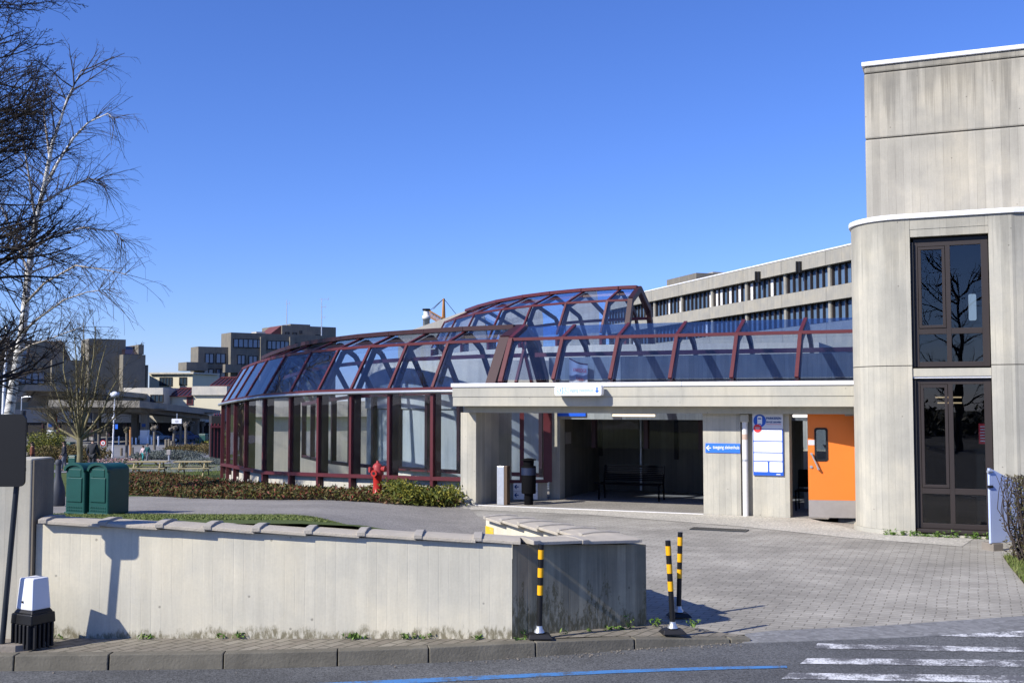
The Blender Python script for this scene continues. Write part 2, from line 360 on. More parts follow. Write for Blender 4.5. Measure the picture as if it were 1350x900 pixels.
def tag(o, label=None, cat=None, group=None, kind=None):
    if label: o['label'] = label
    if cat: o['category'] = cat
    if group: o['group'] = group
    if kind: o['kind'] = kind
    return o
def thing(name, label, cat, loc, group=None):
    o = bpy.data.objects.new(name, None); col.objects.link(o); o.location = loc; o.empty_display_size = .2
    WLOC[o.name] = Vector(loc); return tag(o, label, cat, group)
def lab(o, l): o['label'] = l; return o
def copy_tree(o, parent=None):
    c = o.copy(); col.objects.link(c); WLOC[c.name] = WLOC[o.name]
    if parent is not None: c.parent = parent
    for ch in list(o.children): copy_tree(ch, c)
    return c
class Fac:                                   # a vertical plane: s along, v inwards, z up
    def __init__(s, p0, e): s.p = Vector((p0[0], p0[1])); s.e = Vector(e).normalized(); s.n = Vector((-s.e.y, s.e.x)); s.ang = math.atan2(s.e.y, s.e.x)
    def pt(s, a, v, z): q = s.p + s.e * a + s.n * v; return Vector((q.x, q.y, z))
    def sz(s, px, py, v=0.0):
        r = ray(px, py); q = s.p + s.n * v
        # (rx,ry)*t = q + e*a
        det = r.x * -s.e.y + r.y * s.e.x
        t = (q.x * -s.e.y + q.y * s.e.x) / det
        a = (Vector((r.x, r.y)) * t - q).dot(s.e); return a, CAMZ + r.z * t
    def box(s, mb, a0, a1, v0, v1, z0, z1, mi=0):
        p = [s.pt(a0, v0, z0), s.pt(a1, v0, z0), s.pt(a1, v1, z0), s.pt(a0, v1, z0)]
        mb.hexa(p + [q + Vector((0, 0, z1 - z0)) for q in p], mi)
def font_mesh(txt, size, mat, name, place, parent, bold=0.0, width=None, align='LEFT', depth=.002):
    cu = bpy.data.curves.new('t', 'FONT'); cu.body = txt; cu.size = size; cu.extrude = depth; cu.offset = bold; cu.align_x = align
    ob = bpy.data.objects.new('t', cu); col.objects.link(ob)
    dg = bpy.context.evaluated_depsgraph_get(); me = bpy.data.meshes.new_from_object(ob.evaluated_get(dg))
    bpy.data.objects.remove(ob); bpy.data.curves.remove(cu)
    xs = [v.co.x for v in me.vertices]; w = max(xs) - min(xs); k = (width / w) if width else 1.0; x0 = min(xs) if align == 'LEFT' else 0
    off = WLOC[parent.name]
    for v in me.vertices: v.co = place((v.co.x - x0) * k, v.co.y, v.co.z) - off
    me.materials.clear(); me.materials.append(mat); me.name = name
    o = bpy.data.objects.new(name, me); col.objects.link(o); o.parent = parent; WLOC[o.name] = off; return o
# ------------------------------------------------------------------ terrain
EF = Vector((.922, -.387)).normalized()
W = Fac((-1.16, 24.7), EF)
SPUR0, SPUR1 = Vector((1.34, 11.1)), Vector((-.1, 14.5))
BND = [(1.34, 10.5), (1.34, 11.1), (-.1, 14.5), (-1.16, 24.7), (-.2, 28.0), (-3, 45.0), (-9, 70.0), (-30, 150), (-90, 420)]
def hl(Y):
    pts = [(10.3, 1.17), (18, .475), (26, .08), (40, -.62), (60, -1.45), (95, -2.9), (115, -2.9), (500, -2.9)]
    if Y <= 10.3: return 1.17
    for (a, x), (b, y) in zip(pts, pts[1:]):
        if Y <= b: return lerp(x, y, (Y - a) / (b - a))
    return -2.9
def hbnd(Y):
    if 24 <= Y <= 25: return .016
    if Y < 14.5: return lerp(.55, .12, max(0, (Y - 11) / 3.5))
    if Y < 17: return lerp(.12, .016, (Y - 14.5) / 2.5)
    return min(.02, hl(Y)) if Y > 25 else .02
def xb(Y):
    for (a, y0), (b, y1) in zip(BND, BND[1:]):
        if Y <= y1: return lerp(a, b, max(0, (Y - y0) / (y1 - y0)))
    return BND[-1][0]
def HB(X, Y): return lerp(hbnd(Y), hl(Y), sstep(0, 3.2, xb(Y) - X))
def ground_px(px, py, lo=24.0, hi=400.0):      # where a pixel ray meets the sloping ground behind the wall
    r = ray(px, py); y = lo
    while y < hi:
        x = r.x / r.y * y
        if CAMZ + r.z / r.y * y <= HB(x, y): return Vector((x, y, HB(x, y)))
        y += .05 if y < 60 else .2
    return Vector((r.x / r.y * hi, hi, -2.9))
def at_Y(px, Y, py=600):
    r = ray(px, py); x = r.x / r.y * Y; return Vector((x, Y, HB(x, Y)))
def sheet(name, poly, zf, mat, xs, ys, off=0.0):
    bm = bmesh.new(); f = bm.faces.new([bm.verts.new((p[0], p[1], 0)) for p in poly])
    bmesh.ops.triangulate(bm, faces=[f])
    for ax, vals in ((0, xs), (1, ys)):
        lo = min(p[ax] for p in poly); hi = max(p[ax] for p in poly)
        for v in vals:
            if lo < v < hi:
                co = (v, 0, 0) if ax == 0 else (0, v, 0); no = (1, 0, 0) if ax == 0 else (0, 1, 0)
                bmesh.ops.bisect_plane(bm, geom=bm.verts[:] + bm.edges[:] + bm.faces[:], plane_co=co, plane_no=no)
    for v in bm.verts: v.co.z = zf(v.co.x, v.co.y) + off
    bmesh.ops.recalc_face_normals(bm, faces=bm.faces)
    for f in bm.faces:
        if f.normal.z < 0: f.normal_flip()
    me = bpy.data.meshes.new(name); bm.to_mesh(me); bm.free(); me.materials.append(mat)
    o = bpy.data.objects.new(name, me); col.objects.link(o); WLOC[o.name] = Vector((0, 0, 0)); o['kind'] = 'structure'; return o
def rng(a, b, s):
    r = []; x = a
    while x <= b: r.append(x); x += s
    return r
# base ground out to the horizon
def h0(X, Y):
    if Y < 30: return -.06
    return min(-.06, hl(Y) - .15)
sheet('ground', [(-1500, -300), (1500, -300), (1500, 2500), (-1500, 2500)], h0, M['ground'], [-300, -100, 0, 100, 300], [0, 30, 40, 60, 80, 95, 115, 200, 400, 900])
bankys = rng(10.3, 60, .6) + [18, 26, 40, 70, 80, 90, 95, 110, 130, 160, 200, 300]
bankxs = rng(-14, 2, .5) + rng(-100, -15, 5)
sheet('lawn_bank', [(-160, 10.5), (.1, 10.5), (1.1, 11.15)] + [(1.05, 11.3), (-.22, 14.5), (-1.3, 24.7), (-.3, 28), (-3, 45), (-9, 70), (-30, 150), (-90, 420), (-400, 420), (-400, 10.5)][0:8] + [(-400, 420), (-400, 60)], HB, M['grass'], bankxs, bankys)
# far road in front of the covered drop-off and the far car park
pathpoly = [(-1.0, 24.5), (.0, 17.0), (.02, 14.75), (1.1, 11.3), (.2, 11.0), (-.9, 13.0), (-2.2, 16.2), (-3.2, 17.6), (-6, 18.2), (-16, 18.6), (-16, 25.5), (-9, 26.2), (-6, 25.6), (-3.9, 24.4), (-2.2, 24.0)]
sheet('path', pathpoly, HB, M['path'], bankxs, bankys, .008)
sheet('road_far', [(-110, 104), (-26, 100), (-20, 112), (-22, 175), (-130, 175)], HB, M['farroad'], bankxs, bankys, .02)
sheet('path_far', [(-30, 55), (-17.5, 57), (-15.5, 64), (-21, 88), (-27, 103), (-36, 103), (-26, 88), (-24, 66), (-30, 60)], HB, M['farroad'], bankxs, bankys, .02)
sheet('path_cross', [(-60, 86), (-20, 86), (-20, 91), (-60, 93)], HB, M['farroad'], bankxs, bankys, .034)
# forecourt
FC = [(1.5, 11.25), (1.9, 10.9), (2.3, 10.96), (2.6, 11.09), (3.75, 11.33), (5.25, 11.79), (8.9, 12.86), (9.2, 17.6), (7.9, 19.4), (5.5, 21.7), (-1.0, 24.9), (-1.2, 24.6), (-.15, 14.6), (1.1, 11.45)]
fz = lambda x, y: .02
sheet('forecourt', FC, fz, M['pavers'], [], [])
# road and markings
road = [(-60, -40), (60, -40), (60, 14.4), (14, 13.9), (5.4, 11.7), (3.8, 11.3), (2.7, 11.1), (1.9, 10.95), (1.0, 10.40), (0, 10.03), (-1.0, 9.82), (-2.2, 9.66), (-4.4, 9.57), (-8, 9.5), (-60, 9.4)]
sheet('road', road, lambda x, y: 0.0, M['asphalt'], [], [])
edge = [(9, 12.3), (5.4, 11.3), (3.8, 10.9), (2.7, 10.72), (2.2, 10.66), (2.2, 10.82), (2.7, 10.88), (3.8, 11.07), (5.4, 11.5), (9, 12.55)]
mb = MB(); fr_ = edge[:5]; bk = [(2.3, 10.98), (2.6, 11.12), (3.75, 11.36), (5.25, 11.82), (8.9, 12.9)][::-1]
mb.add([(x, y, -.02) for x, y in fr_] + [(x, y - .0, .006) for x, y in fr_] + [(x, y, .027) for x, y in bk], [(i, i + 1, i + 6, i + 5) for i in range(4)] + [(5 + i, 6 + i, 11 + i, 10 + i) for i in range(4)])
mb.build('kerb_flush', M['farroad'], None)['kind'] = 'structure'
def strip(name, pts, mat, z=.004):
    return sheet(name, [G(px, py, z)[:2] for px, py in pts], lambda x, y: z, mat, [], [])
for pts in ([(1233, 837), (1360, 830), (1360, 838.5), (1290, 839.5)], [(1078, 847), (1110, 848.5), (1360, 852.5), (1360, 859.5), (1073, 854)],
            [(1064, 867), (1100, 867), (1360, 869.5), (1360, 878.5), (1055, 874)], [(1042, 885.5), (1075, 886.5), (1360, 890), (1360, 900), (1030, 894)],
            [(1022, 906), (1060, 906.5), (1360, 912), (1360, 924), (1006, 916)]):
    strip('crossing_stripe', pts, M['white_paint'])
strip('lane_line', [(380, 901.5), (620, 890.5), (800, 882.8), (940, 878.2), (1037, 876.8), (1038, 879.6), (940, 882), (800, 887), (620, 896), (400, 907)], M['blue_line'])
# aggregate band along the entrance front and in front of the stair tower
bandp = [W.pt(.02, -.02, 0), W.pt(.1, -.95, 0), W.pt(3.4, -1.0, 0), W.pt(6.6, -1.9, 0), W.pt(8.6, -2.9, 0), W.pt(10.4, -3.4, 0), W.pt(10.6, -2.0, 0), W.pt(8.7, -1.75, 0), W.pt(7.6, -.02, 0)]
sheet('aggregate_band', [p[:2] for p in bandp], lambda x, y: .026, M['gravelband'], [], [])
ent_floor = [W.pt(.3, 0, 0), W.pt(7.95, 0, 0), W.pt(7.95, 6.2, 0), W.pt(-.5, 6.2, 0), W.pt(-.5, 2.0, 0), W.pt(.3, 2.0, 0)]
sheet('floor', [p[:2] for p in ent_floor], lambda x, y: .024, M['path'], [], [])
# sidewalk with kerb
KL = [(-14, 9.48), (-8, 9.5), (-4.4, 9.57), (-2.2, 9.66), (-1.0, 9.82), (0, 10.03), (1.0, 10.36), (1.9, 10.62), (2.3, 10.70)]
def kz(x): return .125 if x < .6 else lerp(.125, .03, min(1, (x - .6) / 1.6))
walk = [(p[0], p[1] + .13) for p in KL] + [(2.0, 11.0), (1.5, 11.4), (1.3, 11.3), (-.05, 10.45), (-14, 10.45)]
sheet('sidewalk', walk, lambda x, y: kz(x) + .002, M['pavers_walk'], rng(-4, 3, .3), [])
kb = thing('kerb', 'weathered concrete kerb stones along the road edge below the retaining wall', 'kerb', (0, 9.5, 0))
def kpt(d):                         # point at arc length d along KL
    for (a, b) in zip(KL, KL[1:]):
        l = math.hypot(b[0] - a[0], b[1] - a[1])
        if d <= l: t = d / l; return Vector((lerp(a[0], b[0], t), lerp(a[1], b[1], t)))
        d -= l
    return Vector(KL[-1])
tot = sum(math.hypot(b[0] - a[0], b[1] - a[1]) for a, b in zip(KL, KL[1:]))
d = .25
while d < tot - .2:
    ln = random.choice([.98, .98, 1.0, .8]); a, b = kpt(d), kpt(min(tot, d + ln - .012)); t = (b - a).normalized(); n = Vector((-t.y, t.x)); mb = MB()
    if b.x > -8:
        za, zb = kz(a.x) + .004, kz(b.x) + .004; j = random.uniform(-.006, .006)
        p = [(*(a + n * j), -.05), (*(b + n * j), -.05), (*(b + n * .14), -.05), (*(a + n * .14), -.05)]
        q = [(*(a + n * (j + .015)), za), (*(b + n * (j + .015)), zb), (*(b + n * .14), zb), (*(a + n * .14), za)]
        mb.hexa(p + q); mb.build('kerb_stone', M['kerb'], kb, .008)
    d += ln
# ------------------------------------------------------------------ retaining wall
rw = thing('retaining_wall', 'low board marked concrete retaining wall with overlapping coping stones', 'wall', (-2, 10.4, 0))
A0, A1 = Vector((-4.42, 10.3)), Vector((0, 10.26))
def wtop(x): return lerp(1.17, .99, (x + 4.42) / 4.42)
mb = MB(); mb.prism([A0, A1, (0.0, 10.5), (0.0, 10.56), (-4.42, 10.6)], -.1, [1.17, .99, .99, .99, 1.17]); mb.build('wall', M['conc_wall'], rw)
mb = MB(); mb.prism([(.003, 10.262), (1.34, 11.1), (1.19, 11.34), (.003, 10.57)], -.1, [.985, .88, .88, .97]); mb.build('end_wall', M['conc_end'], rw)
sd = (SPUR1 - SPUR0).normalized(); sn = Vector((-sd.y, sd.x))           # sn points left
e0 = SPUR0 + sd * .2
mb = MB(); mb.prism([e0, SPUR1, SPUR1 + sn * .26, e0 + sn * .26], -.1, [.86, .78, .78, .86]); mb.build('spur_wall', M['conc_wall'], rw)
mb = MB()
q = lambda d, z, v=.264: Vector((*(SPUR0 + sd * d + sn * v), z))
mb.quad(q(3.70, .2), q(3.42, .2), q(3.42, .70), q(3.70, .70)); mb.quad(q(2.75, .2), q(2.50, .2), q(2.50, .66), q(2.75, .62))
mb.build('paint_patch', M['yellow_paint'], rw)
def coping(p, q, zp, zq, width, parent, lip_at_end=False, over=.07):
    p, q = Vector(p), Vector(q); d = (q - p).normalized(); n = Vector((-d.y, d.x)); h = width / 2
    def sect(c, z, w, t): return [Vector((*(c + n * -w), z)), Vector((*(c + n * w), z)), Vector((*(c + n * w), z + .03 * t)), Vector((*(c + n * w * .35), z + .042 * t)), Vector((*(c - n * w * .35), z + .042 * t)), Vector((*(c - n * w), z + .03 * t))]
    mb = MB()
    def loft(a, b):
        k = len(a); mb.add(a + b, [tuple(range(k)), tuple(range(2 * k - 1, k - 1, -1))] + [(i, k + i, k + (i + 1) % k, (i + 1) % k) for i in range(k)])
    loft(sect(p, zp, h, 1), sect(q, zq, h, 1)); o = mb.build('coping_stone', M['coping'], parent, .004)
    mb = MB(); a, b = (p - d * .03, p + d * .05); loft(sect(a, zp + .004, h + .007, 1.3), sect(b, zp + .004, h + .007, 1.3)); mb.build('collar', M['coping_grey'], o, .005)
xs = [-4.36, -3.93, -3.27, -2.83, -2.37, -1.89, -1.40, -.88, -.34, .03]
xs = [-4.35, -3.80, -3.27, -2.83, -2.38, -1.90, -1.41, -.885, -.335, .08]
for a, b in zip(xs, xs[1:]):
    j = random.uniform(-.012, .012)
    coping((a + .008, 10.43 + j), (b, 10.43 + j), wtop(a) + .012 + random.uniform(0, .01), wtop(b) + .002, .42, rw)
ed = Vector((1.34, .84)).normalized()
pe = lambda d: Vector((.06, 10.45)) + ed * d
coping(pe(.06), pe(.60), .975, .955, .42, rw); coping(pe(.62), pe(1.28), .945, .915, .42, rw)
for k in range(6):
    a = SPUR0 + sn * .13 + sd * (3.52 - .55 * k); b = SPUR0 + sn * .13 + sd * (3.52 - .55 * (k + 1) + .01)
    coping(a, b, lerp(.80, .90, k / 6), lerp(.80, .90, k / 6) - .012, .44, rw)
# tall wall on the left
tw = thing('high_wall', 'taller concrete wall block at the left end behind the traffic sign', 'wall', (-5.5, 10.2, 0))
mb = MB(); mb.prism([(-9.5, 10.3), (-4.45, 10.24), (-4.44, 10.68), (-9.5, 10.74)], -.1, 1.775); mb.build('wall', M['conc'], tw, .012); mb = MB(); mb.prism([(-4.447, 10.25), (-4.43, 10.25), (-4.42, 10.67), (-4.437, 10.67)], -.1, 1.765); mb.build('end_face', M['conc_stain_shade'], tw)
# ------------------------------------------------------------------ posts and small street things on the sidewalk
def delineator(px, py, z, toppx, toppy, label):
    b = G(px, py, z); t = P(toppx, toppy, b.y); r = .026
    th = thing('marker_post', label, 'marker post', b, 'black and yellow marker posts')
    mb = MB(); s_ = .135
    mb.hexa([(b.x - s_ / 1.3, b.y - s_ / 1.5, z), (b.x + s_, b.y - s_ / 1.6, z), (b.x + s_ / 1.3, b.y + s_ / 1.5, z), (b.x - s_, b.y + s_ / 1.6, z),
             (b.x - .09, b.y - .06, z + .04), (b.x + .09, b.y - .065, z + .04), (b.x + .085, b.y + .06, z + .04), (b.x - .09, b.y + .065, z + .04)])
    mb.build('foot_plate', M['black'], th, .008)
    mb = MB(); mb.lathe([(.05, .05), (.046, .065), (.031, .085), (.029, .11)], b, 14); mb.build('socket', M['galv'], th)
    tot = 1.0; u = lambda f: (b + Vector((0, 0, .08))).lerp(t, f)
    body = MB(); body.tube([u(0), u(.5), u(1)], [r, r, r], 14); body.build('tube', M['black_gloss'], th)
    for f0, f1 in ((.40, .515), (.61, .72), (.825, .935)):
        m2 = MB(); m2.tube([u(f0), u(f1)], [r + .0012] * 2, 14); m2.build('reflective_band', M['yellow'], th)
delineator(711, 840, .14, 713.5, 717, 'black post with three yellow bands standing in front of the concrete wall end')
delineator(887, 834, .10, 880.5, 712, 'black and yellow post leaning left, nearer the kerb of the right pair')
delineator(895, 812, .04, 896.8, 701, 'upright black and yellow post, farther from the kerb in the right pair')
# white and black bollard base
b = G(43, 851, .14); bo = thing('bollard', 'squat bollard with white top and ribbed black base', 'bollard', b)
ang = R(-28)
def taper(mb, w0, d0, w1, d1, z0, z1, rz=ang, c=b):
    ca, sa = math.cos(rz), math.sin(rz); p = []
    for w, d, z in ((w0, d0, z0), (w1, d1, z1)):
        for sx, sy in ((-1, -1), (1, -1), (1, 1), (-1, 1)):
            x, y = sx * w / 2, sy * d / 2; p.append((c[0] + x * ca - y * sa, c[1] + x * sa + y * ca, c[2] + z))
    mb.hexa(p)
mb = MB(); taper(mb, .215, .20, .20, .19, 0, .21)
ca, sa = math.cos(ang), math.sin(ang)
for i in range(5):
    for side in (0, 1):
        o_ = (-.10 + i * .05, -.115) if side == 0 else (.125, -.09 + i * .045)
        mb.box((b.x + o_[0] * ca - o_[1] * sa, b.y + o_[0] * sa + o_[1] * ca, b.z + .105), (.024, .05, .21) if side == 0 else (.05, .022, .21), ang)
mb.build('ribbed_base', M['black'], bo, .004)
mb = MB(); taper(mb, .275, .26, .265, .25, .205, .30); taper(mb, .25, .23, .205, .19, .30, .335); mb.build('collar', M['black_gloss'], bo, .01)
mb = MB(); taper(mb, .215, .20, .18, .165, .33, .605); mb.build('cap', M['plastic_white'], bo, .012)
mb = MB(); mb.box((b.x - .02 * ca + .1 * sa, b.y - .02 * sa - .1 * ca, b.z + .40), (.016, .012, .016), ang); mb.build('bolt', M['black'], bo)
sl = MB(); c = G(22, 853, .14); sl.prism([(-5.2, 9.72), (-4.33, 9.72), (-4.13, 9.86), (-4.13, 10.0), (-5.2, 10.0)], .10, .185); tag(sl.build('paving_slab', M['slabfoot'], None, .006), 'flat brown concrete slab under the squat white bollard', 'slab')
# traffic sign seen from behind
YS = 9.79
b = P(2, 855, YS); t = P(31, 541, YS); sg = thing('traffic_sign', 'dark back of a rounded traffic sign on a leaning pole', 'traffic sign', (b.x, b.y, .14))
dvec = (t - b).normalized(); bb = b - dvec * .02
mb = MB(); mb.tube([Vector((b.x, b.y, .13)), t], .024, 14); mb.build('pole', M['pole_dark'], sg)
mb = MB(); cpx = P(17, 593, YS); w, h, r = .28, .635, .05
pl = []
for cx, cz, a0 in ((w / 2 - r, h / 2 - r, 0), (-w / 2 + r, h / 2 - r, 90), (-w / 2 + r, -h / 2 + r, 180), (w / 2 - r, -h / 2 + r, 270)):
    for k in range(6):
        a = R(a0 + 18 * k); pl.append((cx + r * math.cos(a), cz + r * math.sin(a)))
k = len(pl); y0, y1 = YS - .075, YS - .045
mb.add([(cpx.x + a, y0 - .0, cpx.z + c) for a, c in pl] + [(cpx.x + a, y1, cpx.z + c) for a, c in pl], [tuple(range(k))[::-1], tuple(range(k, 2 * k))] + [(i, (i + 1) % k, k + (i + 1) % k, k + i) for i in range(k)])
mb.build('sign_plate', M['signback'], sg)
for zz in (.17, -.17):
    mb = MB(); mb.box((cpx.x, YS - .028, cpx.z + zz), (.26, .03, .035)); mb.build('clamp_rail', M['signback'], sg, .004)
# green bins
def bin_obj(px, label, Y=18.0):
    base = at_Y(px, Y, 675); th = thing('waste_bin', label, 'bin', base, 'green bins on the grass behind the wall')
    w, d, h = .44, .62, .83; rz = R(-27)
    f = Fac(base[:2], (math.cos(rz), math.sin(rz)))
    # body: arched section in (a, z), extruded in v
    pr = [(-w / 2, 0), (w / 2, 0), (w / 2, h - .11)] + [(w / 2 * math.cos(R(t)) , h - .11 + .11 * math.sin(R(t))) for t in range(15, 180, 15)] + [(-w / 2, h - .11)]
    mb = MB(); k = len(pr); v0, v1 = 0, d * .74
    mb.add([f.pt(a, v0, base.z + z) for a, z in pr] + [f.pt(a, v1, base.z + z) for a, z in pr], [tuple(range(k)), tuple(range(k, 2 * k))[::-1]] + [(i, k + i, k + (i + 1) % k, (i + 1) % k) for i in range(k)])
    mb.build('body', M['green_bin'], th, .03, seg=3)
    hd = [(-w / 2 - .012, h - .13), (w / 2 + .012, h - .13)] + [((w / 2 + .012) * math.cos(R(t)), h - .13 + .145 * math.sin(R(t))) for t in range(0, 181, 15)]
    hd = [((w / 2 + .012) * math.cos(R(t)), h - .12 + .135 * math.sin(R(t))) for t in range(0, 181, 12)]; hd2 = [((w / 2 - .03) * math.cos(R(t)), h - .13 + .10 * math.sin(R(t))) for t in range(180, -1, -12)]
    ring = hd + hd2; k = len(ring); mb = MB()
    n = len(hd)
    vs = [f.pt(a, -.035, base.z + z) for a, z in ring] + [f.pt(a, .05, base.z + z) for a, z in ring]
    fs = []
    for i in range(n - 1):
        j, j2 = k - 1 - i, k - 2 - i
        fs += [(i, i + 1, j2, j), (k + i, k + j, k + j2, k + i + 1), (i, k + i, k + i + 1, i + 1), (j, j2, k + j2, k + j)]
    fs += [(0, n * 2 - 1, k + n * 2 - 1, k), (n - 1, k + n - 1, k + n, n)]
    mb.add(vs, fs); mb.build('hood', M['green_bin'], th)
    mb = MB(); f.box(mb, -w / 2 + .05, w / 2 - .05, -.02, .02, base.z + .20, base.z + .60); f.box(mb, -w / 2 + .08, w / 2 - .08, -.012, .02, base.z + .60, base.z + .74); mb.build('door_panel', M['green_bin'], th, .012)
    mb = MB()
    for i in range(9):
        for zz in (.05, .10):
            a = -w / 2 + .06 + i * (w - .12) / 8; f.box(mb, a - .012, a + .012, -.008, .02, base.z + zz, base.z + zz + .028)
    mb.build('embossed_rows', M['green_bin'], th, .003)
    mb = MB(); f.box(mb, -w / 2 - .01, w / 2 + .01, -.012, .06, base.z, base.z + .03); mb.build('plinth', M['green_bin'], th, .006)
bin_obj(98, 'green plastic bin with arched hood, left one of the near pair on grass', 18.2)
bin_obj(129, 'green plastic bin with arched hood, right one of the near pair on grass', 18.0)
# bottle shaped ashtray post
b = at_Y(76, 21.0, 664); ap = thing('ashtray_post', 'dark grey bottle shaped ashtray post beside the green bins', 'ashtray post', b)
mb = MB(); mb.lathe([(.115, 0), (.135, .03), (.135, .26), (.12, .36), (.085, .47), (.055, .58), (.05, .80)], b, 24); mb.build('body', M['ash'], ap)
mb = MB(); mb.lathe([(.058, .79), (.062, .81), (.062, .86), (.03, .89)], b, 20); mb.build('cap', M['ash'], ap)
# drain grate
gr = thing('drain_grate', 'rectangular dark drain grate set in the paving near the entrance', 'drain grate', G(950, 697, .03))
c = G(948, 697.5, .03); f = Fac(c[:2], EF)
mb = MB()
for v in (-.16, .15): f.box(mb, -.5, .5, v, v + .02, .02, .036)
for a in (-.5, .48): f.box(mb, a, a + .02, -.14, .15, .02, .036)
mb.build('frame', M['pole_dark'], gr)
mb = MB()
for i in range(22): f.box(mb, -.47 + i * .044, -.47 + i * .044 + .018, -.14, .15, .022, .034)
mb.build('bars', M['kerb'], gr)
mb = MB(); f.box(mb, -.49, .49, -.14, .15, .0262, .029); mb.build('pit', M['black'], gr)
# ------------------------------------------------------------------ entrance building
eb = thing('entrance_building', 'low concrete hospital entrance with white edged canopy and dark open hall', 'building', W.pt(3, 0, 0))
s_ = lambda px, py=600, v=0.0: W.sz(px, py, v)[0]
sL, sR = s_(597, 520, -.6), 8.02
SC = 8.56                                      # canopy stops against the stair tower
mb = MB(); W.box(mb, sL, SC, -.6, .35, 2.215, 2.415); mb.build('canopy_beam', M['conc_beam'], eb, .006)
mb = MB(); W.box(mb, sL - .008, SC, -.615, .35, 2.418, 2.625); mb.build('canopy_fascia', M['conc_beam'], eb, .006)
for a, b in ((sL - .03, 2.9), (2.905, 5.22), (5.225, SC)):
    mb = MB(); W.box(mb, a, b, -.645, .38, 2.628, 2.71); mb.build('roof_edge', M['white_trim'], eb, .008)
mb = MB(); W.box(mb, sL + .1, SC, -.22, .33, 2.07, 2.213); mb.build('under_beam', M['conc_beam'], eb)
# left fin wall, pillars
a0, a1 = s_(607, 650), s_(627.5, 650)
mb = MB(); W.box(mb, a0, a1, 0, 2.05, -.1, 2.068); mb.build('fin_wall', M['conc'], eb, .008)
b0, b1 = s_(927.5, 650), s_(987.5, 650); c0, c1 = s_(992.5, 650), s_(1041.5, 650)
mb = MB(); W.box(mb, b0, b1 - .16, 0, .34, -.1, 2.068); W.box(mb, b1 - .16, c0, .12, .34, -.1, 2.068); mb.build('pillar', M['conc'], eb)
mb = MB(); W.box(mb, c0, c1, .003, .34, -.1, 2.068); mb.build('pillar', M['conc'], eb, .006)
# threshold strip
mb = MB(); W.box(mb, a1, b0, -.06, .05, .0, .034); mb.build('threshold', M['white_line'], eb, .004)
# back wall of the passage, opening into the dark hall
VB = 2.1
k0, k1 = s_(724, 600, VB), s_(738, 600, VB)
mb = MB(); W.box(mb, k0, k1, VB, VB + .35, -.1, 1.90); mb.build('column', M['conc'], eb, .006)
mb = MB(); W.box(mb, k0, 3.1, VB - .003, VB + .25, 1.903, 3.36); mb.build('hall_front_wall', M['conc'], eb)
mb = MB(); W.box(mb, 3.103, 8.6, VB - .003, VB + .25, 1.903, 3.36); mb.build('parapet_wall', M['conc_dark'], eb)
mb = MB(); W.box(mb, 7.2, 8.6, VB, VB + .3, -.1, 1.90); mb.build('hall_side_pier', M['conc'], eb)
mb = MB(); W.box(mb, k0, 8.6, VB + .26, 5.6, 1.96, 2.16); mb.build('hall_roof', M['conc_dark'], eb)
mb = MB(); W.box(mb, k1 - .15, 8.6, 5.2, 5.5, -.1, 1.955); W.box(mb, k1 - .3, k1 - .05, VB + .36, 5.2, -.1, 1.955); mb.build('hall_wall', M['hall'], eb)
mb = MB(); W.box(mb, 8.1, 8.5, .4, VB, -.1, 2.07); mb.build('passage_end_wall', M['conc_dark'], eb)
for px_ in (792, 892):
    a = s_(px_, 600, 5.2); mb = MB(); W.box(mb, a - .05, a + .05, 5.15, 5.198, .9 if px_ == 792 else .85, 1.93); mb.build('groove_strip', M['room'], eb)
mb = MB(); a = s_(843.5, 600, 5.0); mb.tube([W.pt(a, 5.1, .05), W.pt(a, 5.1, 1.9)], .035, 10); mb.build('downpipe', M['galv'], eb)
mb = MB(); p = W.pt(s_(744, 575, 2.7) , 2.7, 0); W.box(mb, k1 - .045, k1 - .02, 2.6, 2.95, 1.3, 1.58); mb.build('notice_plate', M['steel'], eb)
# drain pipe on the pillar
pp = thing('drainpipe', 'white plastic drainpipe with grey collar running down the entrance pillar', 'drainpipe', W.pt(s_(982.5), -.06, .02))
a = s_(982.5); mb = MB(); mb.tube([W.pt(a, -.005, .02), W.pt(a, -.005, 1.95)], .058, 16); mb.build('pipe', M['pipe'], pp)
mb = MB(); W.box(mb, a - .085, a + .085, -.07, .1, 1.90, 2.062); mb.build('hopper', M['conc_beam'], pp, .015)
for z in (1.12,):
    mb = MB(); mb.tube([W.pt(a, -.005, z), W.pt(a, -.005, z + .03)], .064, 16); mb.build('bracket', M['galv'], pp)
mb = MB(); mb.tube([W.pt(a, -.005, 1.55), W.pt(a, -.005, 1.66)], .0605, 16); mb.build('joint_sleeve', m_plain('stained sleeve', (.52, .38, .30), .6), pp)
# hanging tube lamp
a, z = W.sz(835, 547, 1.0); a0_, a1_ = W.sz(806, 547, 1.0)[0], W.sz(865, 547, 1.0)[0]
tl = thing('tube_lamp', 'lit warm fluorescent tube lamp hanging under the canopy', 'lamp', W.pt(a, 1.0, z))
mb = MB(); W.box(mb, a0_, a1_, .95, 1.05, z + .02, z + .06); mb.build('housing', M['plastic_white'], tl, .01)
mb = MB(); mb.tube([W.pt(a0_ + .03, 1.0, z - .005), W.pt(a1_ - .03, 1.0, z - .005)], .026, 10); mb.build('tube', M['lampglow'], tl)
mb = MB(); [mb.tube([W.pt(q, 1.0, z + .06), W.pt(q, 1.0, 2.4)], .008, 6) for q in (a0_ + .15, a1_ - .15)]; W.box(mb, a0_ + .1, a1_ - .1, .96, 1.04, 2.395, 2.42); W.box(mb, a0_ + .4, a0_ + .44, .352, 1.0, 2.40, 2.43); mb.build('hanger', M['galv'], tl)
